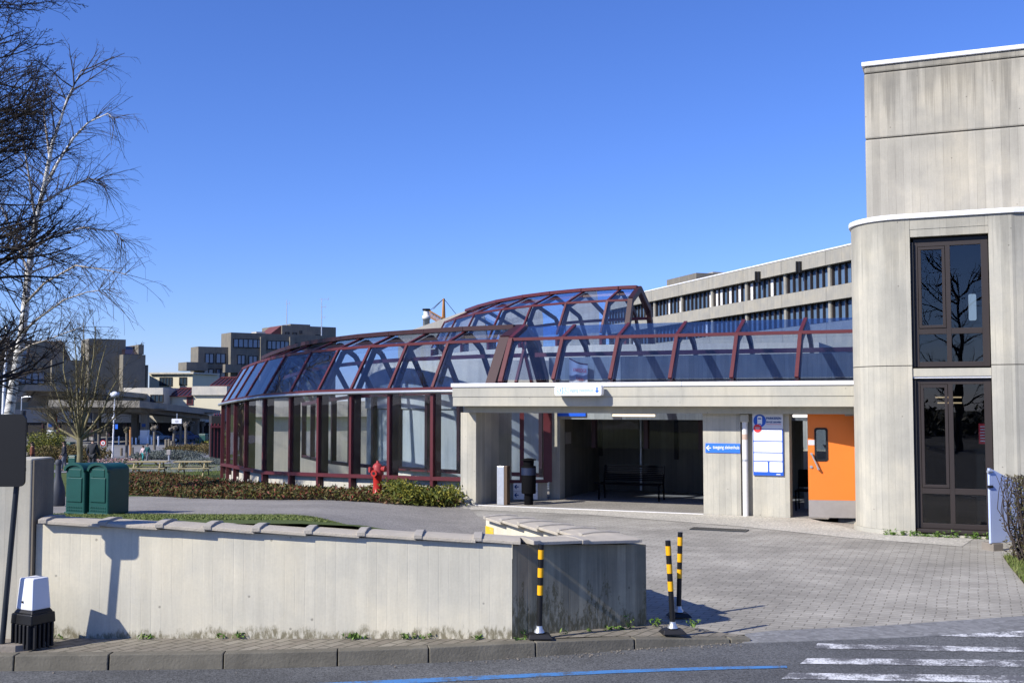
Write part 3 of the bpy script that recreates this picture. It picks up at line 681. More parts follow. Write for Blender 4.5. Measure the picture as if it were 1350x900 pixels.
# second bright lamp in the door gap
a, z = W.sz(1054, 548, 1.2); l2 = thing('tube_lamp', 'short lit white tube lamp above the dark gap beside the orange door', 'lamp', W.pt(a, 1.2, z))
mb = MB(); W.box(mb, a - .14, a + .24, 1.15, 1.25, z - .03, z + .03); mb.build('tube', M['lampcool'], l2, .02)
mb = MB(); W.box(mb, a - .15, a + .6, 1.1, 1.3, z + .031, 2.07); mb.build('housing', M['room'], l2)
# blue sign over the hall opening
bs = thing('hall_sign', 'blue sign panel on the sunlit beam above the hall opening', 'sign', W.pt(s_(753, 548, VB), VB, 2.0))
mb = MB(); W.box(mb, s_(735, 548, VB - .05), s_(772, 548, VB - .05), VB - .05, VB - .006, 1.97, 2.17); mb.build('panel', M['blue'], bs, .004)
# fascia sign
fs = thing('fascia_sign', 'white entrance sign with pictograms and blue down arrow on the canopy edge', 'sign', W.pt(s_(762, 515, -.9), -.62, 2.5))
VS = -.86
x0, x1 = W.sz(731, 515, VS)[0], W.sz(793, 515, VS)[0]; z1, z0 = W.sz(762, 507.8, VS)[1], W.sz(762, 521.5, VS)[1]
def rrect(a0, a1, z0, z1, r, n=5):
    o = []
    for cx, cz, t0 in ((a1 - r, z1 - r, 0), (a0 + r, z1 - r, 90), (a0 + r, z0 + r, 180), (a1 - r, z0 + r, 270)):
        for k in range(n): t = R(t0 + 90 / (n - 1) * k); o.append((cx + r * math.cos(t), cz + r * math.sin(t)))
    return o
def plate(fac, pl, v0, v1, name, mat, parent, bevel=0):
    mb = MB(); k = len(pl)
    mb.add([fac.pt(a, v0, z) for a, z in pl] + [fac.pt(a, v1, z) for a, z in pl], [tuple(range(k)), tuple(range(k, 2 * k))[::-1]] + [(i, k + i, k + (i + 1) % k, (i + 1) % k) for i in range(k)])
    return mb.build(name, mat, parent, bevel)
plate(W, rrect(x0, x1, z0, z1, .045), VS, -.70, 'light_box', M['sign_white'], fs, .008)
mb = MB(); [W.box(mb, x0 + (x1 - x0) * q - .03, x0 + (x1 - x0) * q + .03, -.71, -.60, (z0 + z1) / 2 - .04, (z0 + z1) / 2 + .04) for q in (.2, .8)]; mb.build('bracket', M['galv'], fs)
wS = x1 - x0; zc = (z0 + z1) / 2; hS = z1 - z0
mb = MB(); e1 = .008
for q0, q1 in ((.055, .175), (.175, .30)):
    A, B = x0 + wS * q0, x0 + wS * q1; Z0, Z1 = z0 + hS * .18, z0 + hS * .82
    for bx in ((A, B, Z0, Z0 + e1), (A, B, Z1 - e1, Z1), (A, A + e1, Z0, Z1), (B - e1, B, Z0, Z1)): W.box(mb, bx[0], bx[1], VS - .003, VS - .0005, bx[2], bx[3])
mb.build('pictogram_frames', M['blue_pale'], fs)
mb = MB()
def stroke(fac, pts, w, v0, v1, mb):
    for (a, z), (b, y) in zip(pts, pts[1:]): mb.bar(fac.pt(a, (v0 + v1) / 2, z), fac.pt(b, (v0 + v1) / 2, y), w, v1 - v0, fac.n.to_3d())
A = x0 + wS * .06; Hh = hS * .6; Zb = z0 + hS * .2
stroke(W, [(A + wS * .01, Zb + Hh * .45), (A + wS * .05, Zb + Hh * .1)], .012, VS - .004, VS - .001, mb)
stroke(W, [(A + wS * .068, Zb + Hh * .35), (A + wS * .068, Zb + Hh * .8)], .018, VS - .005, VS - .002, mb)
A = x0 + wS * .18
stroke(W, [(A + wS * .05, Zb + Hh * .95), (A + wS * .05, Zb + Hh * .5), (A + wS * .075, Zb + Hh * .45), (A + wS * .1, Zb + Hh * .2)], .012, VS - .004, VS - .001, mb)
stroke(W, [(A + wS * .01, Zb + Hh * .4), (A + wS * .05, Zb + Hh * .12)], .012, VS - .005, VS - .002, mb)
mb.build('pictograms', M['blue_pale'], fs)
font_mesh('ingang ziekenhuis', .11, M['blue_pale'], 'lettering', lambda x, y, z: W.pt(x0 + wS * .335 + x, VS - .001 - max(0, z), zc - .03 + y), fs, 0, wS * .49)
pl = [(-.016, .07), (.016, .07), (.016, .0), (.045, .0), (0, -.055), (-.045, .0), (-.016, .0)]
plate(W, [(x0 + wS * .905 - a, zc + z) for a, z in pl][::-1], VS - .004, VS - .001, 'arrow', M['blue'], fs)
# blue direction sign on the pillar
ds = thing('direction_sign', 'blue sign with white left arrow and hospital access lettering on the pillar', 'sign', W.pt(s_(952, 590), -.02, 1.4))
V2 = -.02
x0, z1 = W.sz(930, 584, V2); x1, z0 = W.sz(975.5, 597, V2)
mb = MB(); W.box(mb, x0, x1, V2, -.002, z0, z1); mb.build('panel', M['blue'], ds)
font_mesh('toegang ziekenhuis', .10, M['sign_white'], 'lettering', lambda x, y, z: W.pt(x0 + (x1 - x0) * .215 + x, V2 - .0008 - max(0, z), (z0 + z1) / 2 - .012 + y), ds, .0012, (x1 - x0) * .77)
mb = MB(); zc = (z0 + z1) / 2 + .002; A = x0 + .02
stroke(W, [(A, zc), (A + .095, zc)], .018, V2 - .004, V2 - .001, mb); stroke(W, [(A + .055, zc + .05), (A, zc), (A + .055, zc - .05)], .017, V2 - .0045, V2 - .0015, mb)
mb.build('arrow', M['sign_white'], ds)
# parking information board
pb = thing('parking_board', 'tall blue and white parking information board with grey car pictogram header', 'information board', W.pt(s_(1013, 590), -.03, 1.3))
V3 = -.035
x0, z1 = W.sz(992, 545, V3); x1, z0 = W.sz(1033, 627, V3); zm = W.sz(1013, 565.3, V3)[1]
mb = MB(); W.box(mb, x0, x1, V3, .0, zm + .002, z1); mb.build('header', M['sign_grey'], pb)
mb = MB(); W.box(mb, x0 + .004, x1, V3 - .001, .0, z0, zm); mb.build('board', M['blue_board'], pb)
wB = x1 - x0; hB = zm - z0
cells = [(.03, .97, .745, .985), (.03, .97, .50, .725), (.03, .97, .315, .48), (.03, .49, .075, .295), (.545, .97, .075, .295)]
for c in cells:
    plate(W, rrect(x0 + wB * c[0], x0 + wB * c[1], z0 + hB * c[2], z0 + hB * c[3], .012, 3), V3 - .005, V3 - .0015, 'notice_panel', M['sign_white'], pb)
mb = MB()
for c in cells:
    z = z0 + hB * c[3] - .035; k = 0
    while z > z0 + hB * c[2] + .02:
        if c[1] - c[0] > .6 and k % 4: W.box(mb, x0 + wB * (c[0] + .05), x0 + wB * (c[0] + random.uniform(.35, .6)), V3 - .0062, V3 - .0055, z, z + .004)
        elif k % 4: W.box(mb, x0 + wB * (c[0] + .05), x0 + wB * (c[0] + random.uniform(.25, .4)), V3 - .0062, V3 - .0055, z, z + .004)
        z -= .026; k += 1
mb.build('fine_print', M['sign_grey'], pb)
ccx, ccz = x0 + wB * .24, (zm + z1) / 2 - .0
plate(W, [(ccx + .125 * math.cos(R(t)), ccz + .012 + .125 * math.sin(R(t))) for t in range(0, 360, 12)], V3 - .004, V3 - .001, 'car_roundel', M['blue_board'], pb)
plate(W, rrect(ccx - .047, ccx + .047, ccz - .075, ccz + .105, .03, 4), V3 - .007, V3 - .0045, 'car_pictogram', M['sign_white'], pb)
mb = MB(); W.box(mb, ccx - .033, ccx + .033, V3 - .0095, V3 - .0072, ccz + .04, ccz + .066); W.box(mb, ccx - .028, ccx + .028, V3 - .0095, V3 - .0072, ccz - .062, ccz - .045); mb.build('car_glass', M['blue_board'], pb)
for txt, mat, zz, sz, wd in (('PARKEREN', 'blue_dark', .05, .062, .49), ('IN UZ LEUVEN', 'blue_dark', -.02, .045, .49)):
    font_mesh(txt, sz, M[mat], 'heading', lambda x, y, z, zz=zz: W.pt(x0 + wB * .46 + x, V3 - .001 - max(0, z), ccz + zz + y - .01), pb, .0025, wB * wd)
mb = MB(); W.box(mb, x0 + wB * .46, x0 + wB * .95, V3 - .003, V3 - .001, ccz - .062, ccz - .054); mb.build('underline', M['ink_red'], pb)
plate(W, [(x0 + .10 + .082 * math.cos(R(t)), zm + .012 + .082 * math.sin(R(t))) for t in range(0, 360, 15)], V3 - .011, V3 - .0075, 'red_sticker', M['ink_red'], pb)
mb = MB(); W.box(mb, x0 + .05, x0 + .15, V3 - .0135, V3 - .0115, zm + .02, zm + .032); W.box(mb, x0 + .06, x0 + .14, V3 - .0135, V3 - .0115, zm - .005, zm + .005); mb.build('sticker_print', M['sign_grey'], pb)
mb = MB(); W.box(mb, x1 - .14, x1 - .06, V3 - .004, V3 - .002, z0 + .018, z0 + .035); mb.build('corner_mark', M['sign_white'], pb)
# orange door
od = thing('orange_door', 'orange door with rounded window slot and steel kick plate at the passage', 'door', W.pt(s_(1097, 640, .2), .2, .02))
dl = W.pt(s_(1066, 640, .15), .15, 0); dr = W.pt(s_(1129, 640, .34) + .05, .36, 0)
D = Fac(dl[:2], (dr - dl)[:2]); wd = (dr - dl).length
dz = lambda py: D.sz(1095, py)[1]
zt, zb, zk = dz(545), .03, dz(659)
mb = MB(); mb2 = rrect(.0, wd, zb, zt, .002, 2)
wx0, wx1 = D.sz(1075, 580)[0], D.sz(1090, 580)[0]; wz0, wz1 = dz(606.5), dz(565)
D.box(mb, 0, wx0, 0, .05, zk, zt); D.box(mb, wx1, wd, 0, .05, zk, zt); D.box(mb, wx0, wx1, 0, .05, zk, wz0); D.box(mb, wx0, wx1, 0, .05, wz1, zt); mb.build('leaf', M['orange'], od)
mb = MB(); D.box(mb, 0, wd, -.003, .05, zb, zk - .002); mb.build('kick_plate', M['steel'], od)
fr_o = rrect(wx0 - .02, wx1 + .02, wz0 - .02, wz1 + .02, .05); fr_i = rrect(wx0 + .018, wx1 - .018, wz0 + .018, wz1 - .018, .035); k = len(fr_o); mb = MB()
mb.add([D.pt(a, -.012, z) for a, z in fr_o] + [D.pt(a, -.012, z) for a, z in fr_i] + [D.pt(a, .03, z) for a, z in fr_o] + [D.pt(a, .03, z) for a, z in fr_i],
       [(i, (i + 1) % k, k + (i + 1) % k, k + i) for i in range(k)] + [(i, 2 * k + i, 2 * k + (i + 1) % k, (i + 1) % k) for i in range(k)] + [(k + i, k + (i + 1) % k, 3 * k + (i + 1) % k, 3 * k + i) for i in range(k)])
wf = mb.build('window_frame', M['black'], od); mb = MB(); D.box(mb, wx0 + .0, wx1, .015, .03, wz0, wz1); mb.build('pane', M['glass_dark'], wf)
h0_, hz0 = D.sz(1069.5, 598); h1_, hz1 = D.sz(1078.5, 617.5)
mb = MB(); mb.tube([D.pt(h0_, -.075, hz0), D.pt(h1_, -.075, hz1)], .015, 10); mb.tube([D.pt(h0_, .0, hz0), D.pt(h0_, -.08, hz0)], .024, 10); mb.tube([D.pt(h1_, .0, hz1), D.pt(h1_, -.08, hz1)], .022, 10); mb.build('handle', M['galv'], od)
a, z = D.sz(1069.5, 615); mb = MB(); mb.tube([D.pt(a, .0, z), D.pt(a, -.02, z)], .028, 14); mb.build('lock', M['galv'], od)
a, z = D.sz(1069.5, 583); mb = MB(); D.box(mb, .004, .125, -.003, .0, z - .05, z + .05); mb.build('label_plate', M['sign_grey'], od)
mb = MB(); D.box(mb, wd * .74, wd - .01, -.05, .0, zt - .045, zt - .005); mb.build('door_closer', M['steel'], od, .006)
mb = MB(); D.box(mb, wd + .01, wd + .1, -.02, .1, 0, 2.06); mb.build('door_frame', M['room'], od)
# bench in the hall
a0_ = s_(790, 640, 2.55); a1_ = s_(873, 640, 2.55); bn = thing('bench', 'black metal mesh bench with tubular frame in the dark hall', 'bench', W.pt((a0_ + a1_) / 2, 2.6, .03))
B = Fac(W.pt(a0_, 2.7, 0)[:2], EF); L = a1_ - a0_; mb = MB()
for q in (0.04, L - .04):
    mb.tube([B.pt(q, -.30, .03), B.pt(q, -.30, .40), B.pt(q, .10, .40), B.pt(q, .20, .80)], .02, 8); mb.tube([B.pt(q, .16, .03), B.pt(q, .1, .40)], .02, 8)
mb.tube([B.pt(.04, .20, .80), B.pt(L - .04, .20, .80)], .02, 8); mb.tube([B.pt(-.06, -.30, .40), B.pt(L - .04, -.30, .40)], .02, 8); mb.build('frame', M['matt_black'], bn)
mb = MB()
for i in range(9): B.box(mb, .03, L - .03, -.29 + i * .044, -.29 + i * .044 + .03, .395, .405)
mb.build('seat', M['matt_black'], bn); mb = MB()
for i in range(8): z = .46 + i * .042; B.box(mb, .05, L - .05, .115 + i * .0105, .125 + i * .0105, z, z + .028)
mb.build('backrest', M['matt_black'], bn)
# chair seen through the door gap
ch = thing('waiting_chair', 'dark chair half hidden behind the orange door gap', 'chair', W.pt(s_(1058, 650, 1.6), 1.6, .03))
C_ = Fac(W.pt(s_(1051, 650, 1.6), 1.6, 0)[:2], EF); mb = MB()
for q in (0, .46):
    mb.tube([C_.pt(q, -.2, .03), C_.pt(q, -.2, .44), C_.pt(q, .22, .44), C_.pt(q, .28, .86)], .014, 8); mb.tube([C_.pt(q, .26, .03), C_.pt(q, .22, .44)], .014, 8)
mb.build('frame', M['matt_black'], ch); mb = MB(); C_.box(mb, -.02, .48, -.22, .24, .43, .46); mb.build('seat', M['matt_black'], ch, .01); mb = MB(); C_.box(mb, 0, .46, .235, .265, .5, .87); mb.build('backrest', M['matt_black'], ch, .02)
# black litter bin and steel post by the fin wall
b = W.pt(s_(697, 660, .55), .55, .024); lb = thing('litter_bin', 'black pole mounted litter bin under the canopy near the glass wall', 'litter bin', b)
mb = MB(); mb.lathe([(.10, 0), (.10, .26)], b, 18); mb.build('stand', M['matt_black'], lb)
mb = MB(); mb.lathe([(.155, .25), (.16, .27), (.165, .84), (.155, .86)], b, 20); mb.build('body', M['matt_black'], lb)
mb = MB(); mb.lathe([(.115, .858), (.12, .985)], b, 18); mb.lathe([(.17, .985), (.165, 1.01), (.05, 1.03)], b, 18); mb.build('hood', M['matt_black'], lb)
mb = MB(); mb.lathe([(.1665, .66), (.1665, .82)], b, 20); mb.build('sticker_band', m_plain('dark blue film', (.012, .02, .05), .5), lb)
b = W.pt(s_(661, 650, .35), .35, .024); sp = thing('steel_post', 'short brushed steel rectangular post beside the fin wall', 'post', b)
f = Fac(W.pt(s_(655, 650, .25), .25, 0)[:2], EF); mb = MB(); f.box(mb, 0, .17, 0, .18, .024, .88); mb.build('front_sheet', M['galv'], sp, .006); mb = MB(); f.box(mb, .172, .245, .005, .18, .024, .885); mb.build('side_profile', m_plain('bronze profile', (.13, .09, .06), .5, .4), sp, .006)
# ------------------------------------------------------------------ glazed galleries
def profile_gallery(name, label, E, nrm, zb, ze, prof, zback, redm, ribdark, parts, plinth=None, ridge=True, gable=None, dead=()):
    """E: eave points in plan, nrm: inward normals, prof: [(offset, z)] from the eave over the ridge to the far eave (relative to the eave height)."""
    th = thing(name, label, 'glass gallery', Vector((E[0][0], E[0][1], zb[0])))
    n = len(E); pt = lambda i, o, z: Vector((E[i][0] + nrm[i].x * o, E[i][1] + nrm[i].y * o, z))
    for i in range(n):
        mb = MB(); a = pt(i, .0, zb[i] - .45 if plinth else zb[i]); b = pt(i, .0, ze[i])
        mb.bar(pt(i, .02, a.z), pt(i, .02, b.z), .085, .10, nrm[i].to_3d()); mb.build('post', redm, th)
        mb = MB(); mb.bar(pt(i, .17, zb[i] - .3), pt(i, .17, ze[i]), .11, .24, nrm[i].to_3d())
        far = [pt(i, .20, ze[i] - .02)] + [pt(i, o + (.13 if k < 2 else 0), z + ze[i] - .10) for k, (o, z) in enumerate(prof[1:-1])] + [pt(i, prof[-1][0], ze[i] + prof[-1][1])]
        for p, q in zip(far, far[1:]): mb.bar(p, q, .08, .13)
        mb.bar(pt(i, prof[-1][0], ze[i] + prof[-1][1]), pt(i, prof[-1][0], zback), .1, .16, nrm[i].to_3d()); mb.build('rib', ribdark, th)
        mb = MB(); pr = [pt(i, 0, ze[i] + .06)] + [pt(i, o, z + ze[i]) for o, z in prof[1:3]]
        for p, q in zip(pr, pr[1:]): mb.bar(p, q, .075, .06)
        mb.build('rafter', redm, th)
    for i in range(n - 1):
        j = i + 1
        def slab(p, q, r, s, t, mat, nm):
            nn = (q - p).cross(s - p).normalized() * t; mb = MB(); mb.hexa([p, q, r, s, p + nn, q + nn, r + nn, s + nn]); return mb.build(nm, mat, th)
        slab(pt(i, .03, zb[i] + .05), pt(j, .03, zb[j] + .05), pt(j, .03, ze[j] - .04), pt(i, .03, ze[i] - .04), -.012, M['glass'], 'wall_pane')
        pr = [(0, .06)] + list(prof[1:3])
        for k in range(len(pr) - 1):
            (o0, z0), (o1, z1) = pr[k], pr[k + 1]
            slab(pt(i, o0, ze[i] + z0), pt(j, o0, ze[j] + z0), pt(j, o1, ze[j] + z1), pt(i, o1, ze[i] + z1), -.014, M['glass_top'] if (k and 'gutter' not in parts) else M['glass_roof'], 'roof_pane')
        (o0, z0), (o1, z1), (o2, z2) = prof[2], prof[3], prof[4]
        slab(pt(i, o0, ze[i] + z0), pt(j, o0, ze[j] + z0), pt(j, o1, ze[j] + z1), pt(i, o1, ze[i] + z1), -.014, M['glass'], 'back_roof_pane')
        slab(pt(i, o1, ze[i] + z1), pt(j, o1, ze[j] + z1), pt(j, o2, ze[j] + z2), pt(i, o2, ze[i] + z2), -.014, M['glass'], 'back_roof_pane')
        slab(pt(i, o2, ze[i] + z2), pt(j, o2, ze[j] + z2), pt(j, o2, zback), pt(i, o2, zback), -.012, M['glass'], 'back_pane')
    def run(nm, o, dz, w, h, mat, base):
        mb = MB()
        for i in range(n - 1): mb.bar(pt(i, o, base[i] + dz), pt(i + 1, o, base[i + 1] + dz), w, h)
        return mb.build(nm, mat, th)
    if 'base' in parts: run('base_rail', .02, 0, .12, .09, redm, zb)
    if 'gutter' in parts: run('eave_rail', .03, .02, .12, .10, redm, ze)
    run('top_rail', prof[1][0], prof[1][1], .07, .07, redm, ze)
    run('back_rail', prof[3][0] - .08, prof[3][1] - .3, .08, .1, redm, ze); run('back_rail', prof[4][0] - .06, prof[4][1] - .02, .08, .1, redm, ze)
    if 'backbase' in parts: run('back_base_rail', prof[4][0] - .02, .05, .1, .1, redm, [zback] * n)
    if 'gutter' in parts:
        mb = MB(); mb.tube([pt(i, -.10, ze[i] - .035) for i in range(n)], .045, 10); mb.build('gutter', M['gutter'], th)
    if ridge:
        mb = MB()
        for i in range(n - 1): mb.bar(pt(i, prof[2][0] - .05, ze[i] + prof[2][1] + .05), pt(i + 1, prof[2][0] - .05, ze[i + 1] + prof[2][1] + .05), .26, .11)
        mb.build('ridge_beam', ridge, th)
    if plinth:
        mb = MB()
        for i in range(n - 1):
            p, q, r, s = pt(i, .14, zb[i] - .75), pt(i + 1, .14, zb[i + 1] - .75), pt(i + 1, .34, zb[i + 1] - .75), pt(i, .34, zb[i] - .75)
            h = Vector((0, 0, .70)); mb.hexa([p, q, r, s, p + h + Vector((0, 0, 0)), q + h, r + h, s + h])
        mb.build('plinth', plinth, th)
    return th, pt
def normals(E):
    r = []
    for i in range(len(E)):
        a = Vector(E[max(0, i - 1)]); b = Vector(E[min(len(E) - 1, i + 1)]); d = (b - a).normalized(); r.append(Vector((-d.y, d.x)))
    return r
spec = [(293, 36.9, 532, 612), (300.5, 35.4, 530, 613), (310, 34.0, 528, 615), (324, 32.7, 525.5, 618), (348, 31.3, 522, 622.5), (383, 30.1, 519.5, 624), (420, 29.1, 517.3, 625.4), (463, 28.15, 516, 627), (513, 27.3, 515, 628.5), (570, 26.5, 514, 630.5), (641, 25.75, 513.5, 632)]
E, zb, ze = [], [], []
for px, Y, yg, yb in spec:
    p = P(px, yg, Y); E.append((p.x, p.y)); ze.append(p.z); zb.append(P(px, yb, Y).z)
prof = [(0, 0), (.66, 1.18), (1.45, 1.50), (2.1, 1.18), (2.75, 0)]
lg, lpt = profile_gallery('glass_gallery', 'curved lower glass gallery with maroon frames and sloping roof panes', E, normals(E), zb, ze, prof, .4, M['red'], M['red_dark'], ('base', 'gutter', 'backbase'), M['conc_pale'], M['red_dark'])
n = len(E) - 1
mb = MB()                                       # heavy gable frame at the right end
g = [lpt(n, -.02, ze[n] - .3), lpt(n, -.02, ze[n] + .05), lpt(n, .66, ze[n] + 1.22), lpt(n, 1.45, ze[n] + 1.54), lpt(n, 2.1, ze[n] + 1.2), lpt(n, 2.75, ze[n])]
sh = Vector((.12, -.05, 0))
for p, q in zip(g, g[1:]): mb.bar(p + sh, q + sh, .26, .16)
mb.build('gable_frame', M['red_dark'], lg)
# glazed screen under the canopy between gallery and hall
X_ = [E[-1], tuple(P(688, 600, 25.62)[:2]), tuple(P(722, 600, 25.75)[:2])]
sc_ = thing('glass_screen', 'maroon framed glass screen on a low wall behind the litter bin', 'glass screen', (X_[1][0], X_[1][1], 0))
N2 = normals(X_)
for i, p in enumerate(X_[1:]):
    mb = MB(); w = .10 if i == 0 else .20; mb.bar((p[0], p[1], .45), (p[0], p[1], 2.75), w, .12, N2[1].to_3d()); mb.build('post', M['red'], sc_)
for a, b in zip(X_, X_[1:]):
    mb = MB(); d = Vector((b[0] - a[0], b[1] - a[1], 0)).normalized(); nn = Vector((-d.y, d.x, 0))
    A_, B_ = Vector((*a, .5)) + d * .05, Vector((*b, .5)) - d * .05; h = Vector((0, 0, 2.2)); mb.hexa([A_, B_, B_ + nn * .012, A_ + nn * .012, A_ + h, B_ + h, B_ + nn * .012 + h, A_ + nn * .012 + h]); mb.build('pane', M['glass'], sc_)
    mb = MB(); mb.bar(Vector((*a, .47)), Vector((*b, .47)), .10, .07); mb.build('rail', M['red'], sc_)
    mb = MB(); p = [Vector((*a, -.1)) + nn * .05, Vector((*b, -.1)) + nn * .05, Vector((*b, -.1)) + nn * .25, Vector((*a, -.1)) + nn * .25]; mb.hexa(p + [q + Vector((0, 0, .53)) for q in p]); mb.build('low_wall', M['conc'], sc_)
Fs = Fac(X_[1], Vector(X_[2]) - Vector(X_[1])); Fs0 = Fac(X_[0], Vector(X_[1]) - Vector(X_[0]))
ws = thing('arrow_sign', 'white two row sign with dark left arrows behind the litter bin', 'sign', (X_[1][0], X_[1][1], .25))
Fq = Fac((X_[1][0] - Fs0.e.x * .2, X_[1][1] - Fs0.e.y * .2 - .02), (.999, .03))
for k in (0, 1):
    mb = MB(); Fq.box(mb, 0, .56, -.06, -.04, .06 + .19 * k, .06 + .19 * k + .183); mb.build('panel', M['sign_white'], ws)
    m2 = MB(); zc = .06 + .19 * k + .1; stroke(Fq, [(.03, zc), (.12, zc)], .022, -.066, -.061, m2); stroke(Fq, [(.075, zc + .045), (.03, zc), (.075, zc - .045)], .022, -.067, -.062, m2); m2.build('arrow', M['blue_dark'], ws)
# corridor over the entrance
V0 = .30
cs = [W.sz(px, 500, V0)[0] for px in (660, 729, 804, 883, 964, 1050, 1140)]
E2 = [tuple(W.pt(a, V0, 0)[:2]) for a in cs]; nn2 = [W.n.copy()] * len(E2); z2 = [2.71] * len(E2)
prof2 = [(0, 0), (.62, 1.0), (1.45, 1.34), (2.2, 1.0), (2.85, 0)]
cg, cpt = profile_gallery('glass_corridor', 'straight glass corridor roof with maroon ribs above the concrete canopy', E2, nn2, [2.69] * len(E2), [2.74] * len(E2), [(o, z) for o, z in prof2], 1.2, M['red'], M['red_dark'], (), None, False)
mb = MB()
for k in (0,):
    g = [cpt(k, o, 2.74 + z) for o, z in prof2]
    for p, q in zip(g, g[1:]): mb.bar(p, q, .10, .12)
    mb.bar(cpt(k, .9, 2.75), cpt(k, 1.5, 3.7), .06, .08); mb.bar(cpt(k, 1.9, 2.75), cpt(k, 1.3, 3.7), .06, .08)
mb.build('gable_frame', M['red'], cg)
# wind-blown banner in the corridor
bn = thing('banner', 'creased pale cloth banner with faded red lettering behind the corridor glass', 'banner', W.pt(W.sz(768, 490, 1.9)[0], 1.9, 3.0))
BW = Fac(W.pt(W.sz(750.5, 490, 1.95)[0], 1.95, 0)[:2], EF); bw = BW.sz(775, 490)[0]; mb = MB()
g = [[Vector(BW.pt(bw * i / 10, .02 * math.sin(i * 1.1), lerp(2.6, lerp(3.32, 3.17, 1 - (1 - i / 10) ** 2), k / 5))) for i in range(11)] for k in range(6)]
mb.add([v for r_ in g for v in r_] + [v + W.n.to_3d() * .006 for r_ in g for v in r_], [(r_ * 11 + i, r_ * 11 + i + 1, r_ * 11 + i + 12, r_ * 11 + i + 11) for r_ in range(5) for i in range(10)] + [(66 + r_ * 11 + i, 66 + r_ * 11 + i + 11, 66 + r_ * 11 + i + 12, 66 + r_ * 11 + i + 1) for r_ in range(5) for i in range(10)])
mb.build('cloth', M['banner'], bn); mb = MB(); mb.tube([v + Vector((0, -.004, .008)) for v in g[-1]], .014, 6); mb.build('hem', M['red'], bn)
font_mesh('VAREDGE', .13, M['ink_red'], 'lettering', lambda x, y, z: BW.pt(.10 + x, -.03 - max(0, z), 3.02 - x * .12 + y), bn, 0, bw * .74)
font_mesh('TIEN', .10, M['ink_red'], 'lettering', lambda x, y, z: BW.pt(.17 + x, -.03 - max(0, z), 2.82 - x * .1 + y), bn, 0, bw * .4)
# upper gallery behind
spec = [(569, 46.0), (584, 43.8), (608, 41.5), (644, 39.4), (685, 37.9), (734, 36.7), (792, 35.8), (824, 35.5)]
E3 = [tuple(P(px, 433, Y)[:2]) for px, Y in spec]; N3 = normals(E3)
prof3 = [(0, 0), (.55, 1.15), (1.6, 1.62), (2.9, 1.0), (3.5, -.5)]
ug, upt = profile_gallery('glass_gallery', 'upper glass gallery roof ending in an open maroon gable', E3, N3, [3.6] * 8, [4.5] * 8, prof3, 3.6, M['red'], M['red_dark'], (), None, M['red'])
mb = MB(); k = 7; g = [upt(k, o, 4.5 + z) for o, z in prof3]
for p, q in zip(g, g[1:]): mb.bar(p + Vector((.05, 0, 0)), q + Vector((.05, 0, 0)), .16, .2)
mb.build('gable_frame', M['red_dark'], ug)
# concrete drum and halls behind the glass
dm = thing('concrete_drum', 'round pale concrete drum standing behind the lower glass gallery', 'building', (-1.0, 33.4, 0))
cx, cy, r = -.55, 34.0, 3.9
arc = [(cx + r * math.cos(R(t)), cy + r * math.sin(R(t))) for t in range(0, 360, 5)]
mb = MB(); mb.prism(arc, -1, 2.1, smooth=False); mb.build('lower_wall', M['conc_drum'], dm)
mb = MB(); mb.prism([(cx + (r + .05) * math.cos(R(t)), cy + (r + .05) * math.sin(R(t))) for t in range(0, 360, 5)], 2.115, 3.45); mb.build('parapet', M['conc_drum'], dm)
hb = thing('rear_hall', 'flat roofed concrete hall carrying the upper glass gallery', 'building', (4, 40, 0))
mb = MB(); poly = [upt(i, -.35, 0)[:2] for i in range(8)] + [(9.5, 34), (13, 42), (5, 52), (-3, 52)]; mb.prism(poly, -1.5, 4.15); mb.build('wall', M['conc_pale'], hb)
lwg = thing('pale_wing', 'low pale concrete wing wall seen through the left gallery glass', 'building', (-8, 44, -.8))
f = Fac(P(335, 560, 45)[:2], (.97, .24)); mb = MB(); f.box(mb, 0, 5.6, 0, 3, -1.5, 1.7); mb.build('wall', M['conc_pale'], lwg); mb = MB(); f.box(mb, -.2, 5.8, -.3, 3.2, 1.703, 2.35); mb.build('roof_band', M['conc_pale'], lwg)
for i, (pts, Y, l) in enumerate((([(525, 441), (617, 408.5), (637, 410), (641, 441)], 52, 'long sloping pale concrete roof hood left of the upper gallery ridge'), ([(662, 402), (697, 393.5), (713, 396), (716, 420)], 50, 'small pale roof hood above the middle of the upper gallery'), ([(752, 392), (775, 381), (787, 383), (790, 410)], 47, 'small pale roof hood near the top end of the upper gallery'))):
    p3 = [P(px, py, Y) for px, py in pts]; rh = thing('roof_hood', l, 'roof hood', (p3[0].x, Y, 4.1), 'pale roof hoods behind the upper gallery'); mb = MB()
    bot = [Vector((p3[0].x, Y, 4.1)), Vector((p3[-1].x, Y, 4.1))]; ring = [bot[0]] + p3 + [bot[1]]; k = len(ring); o = Vector((0, 5, 0))
    mb.add(ring + [q + o for q in ring], [tuple(range(k))[::-1], tuple(range(k, 2 * k))] + [(i_, (i_ + 1) % k, k + (i_ + 1) % k, k + i_) for i_ in range(k)]); mb.build('shell', M['conc_pale'], rh)
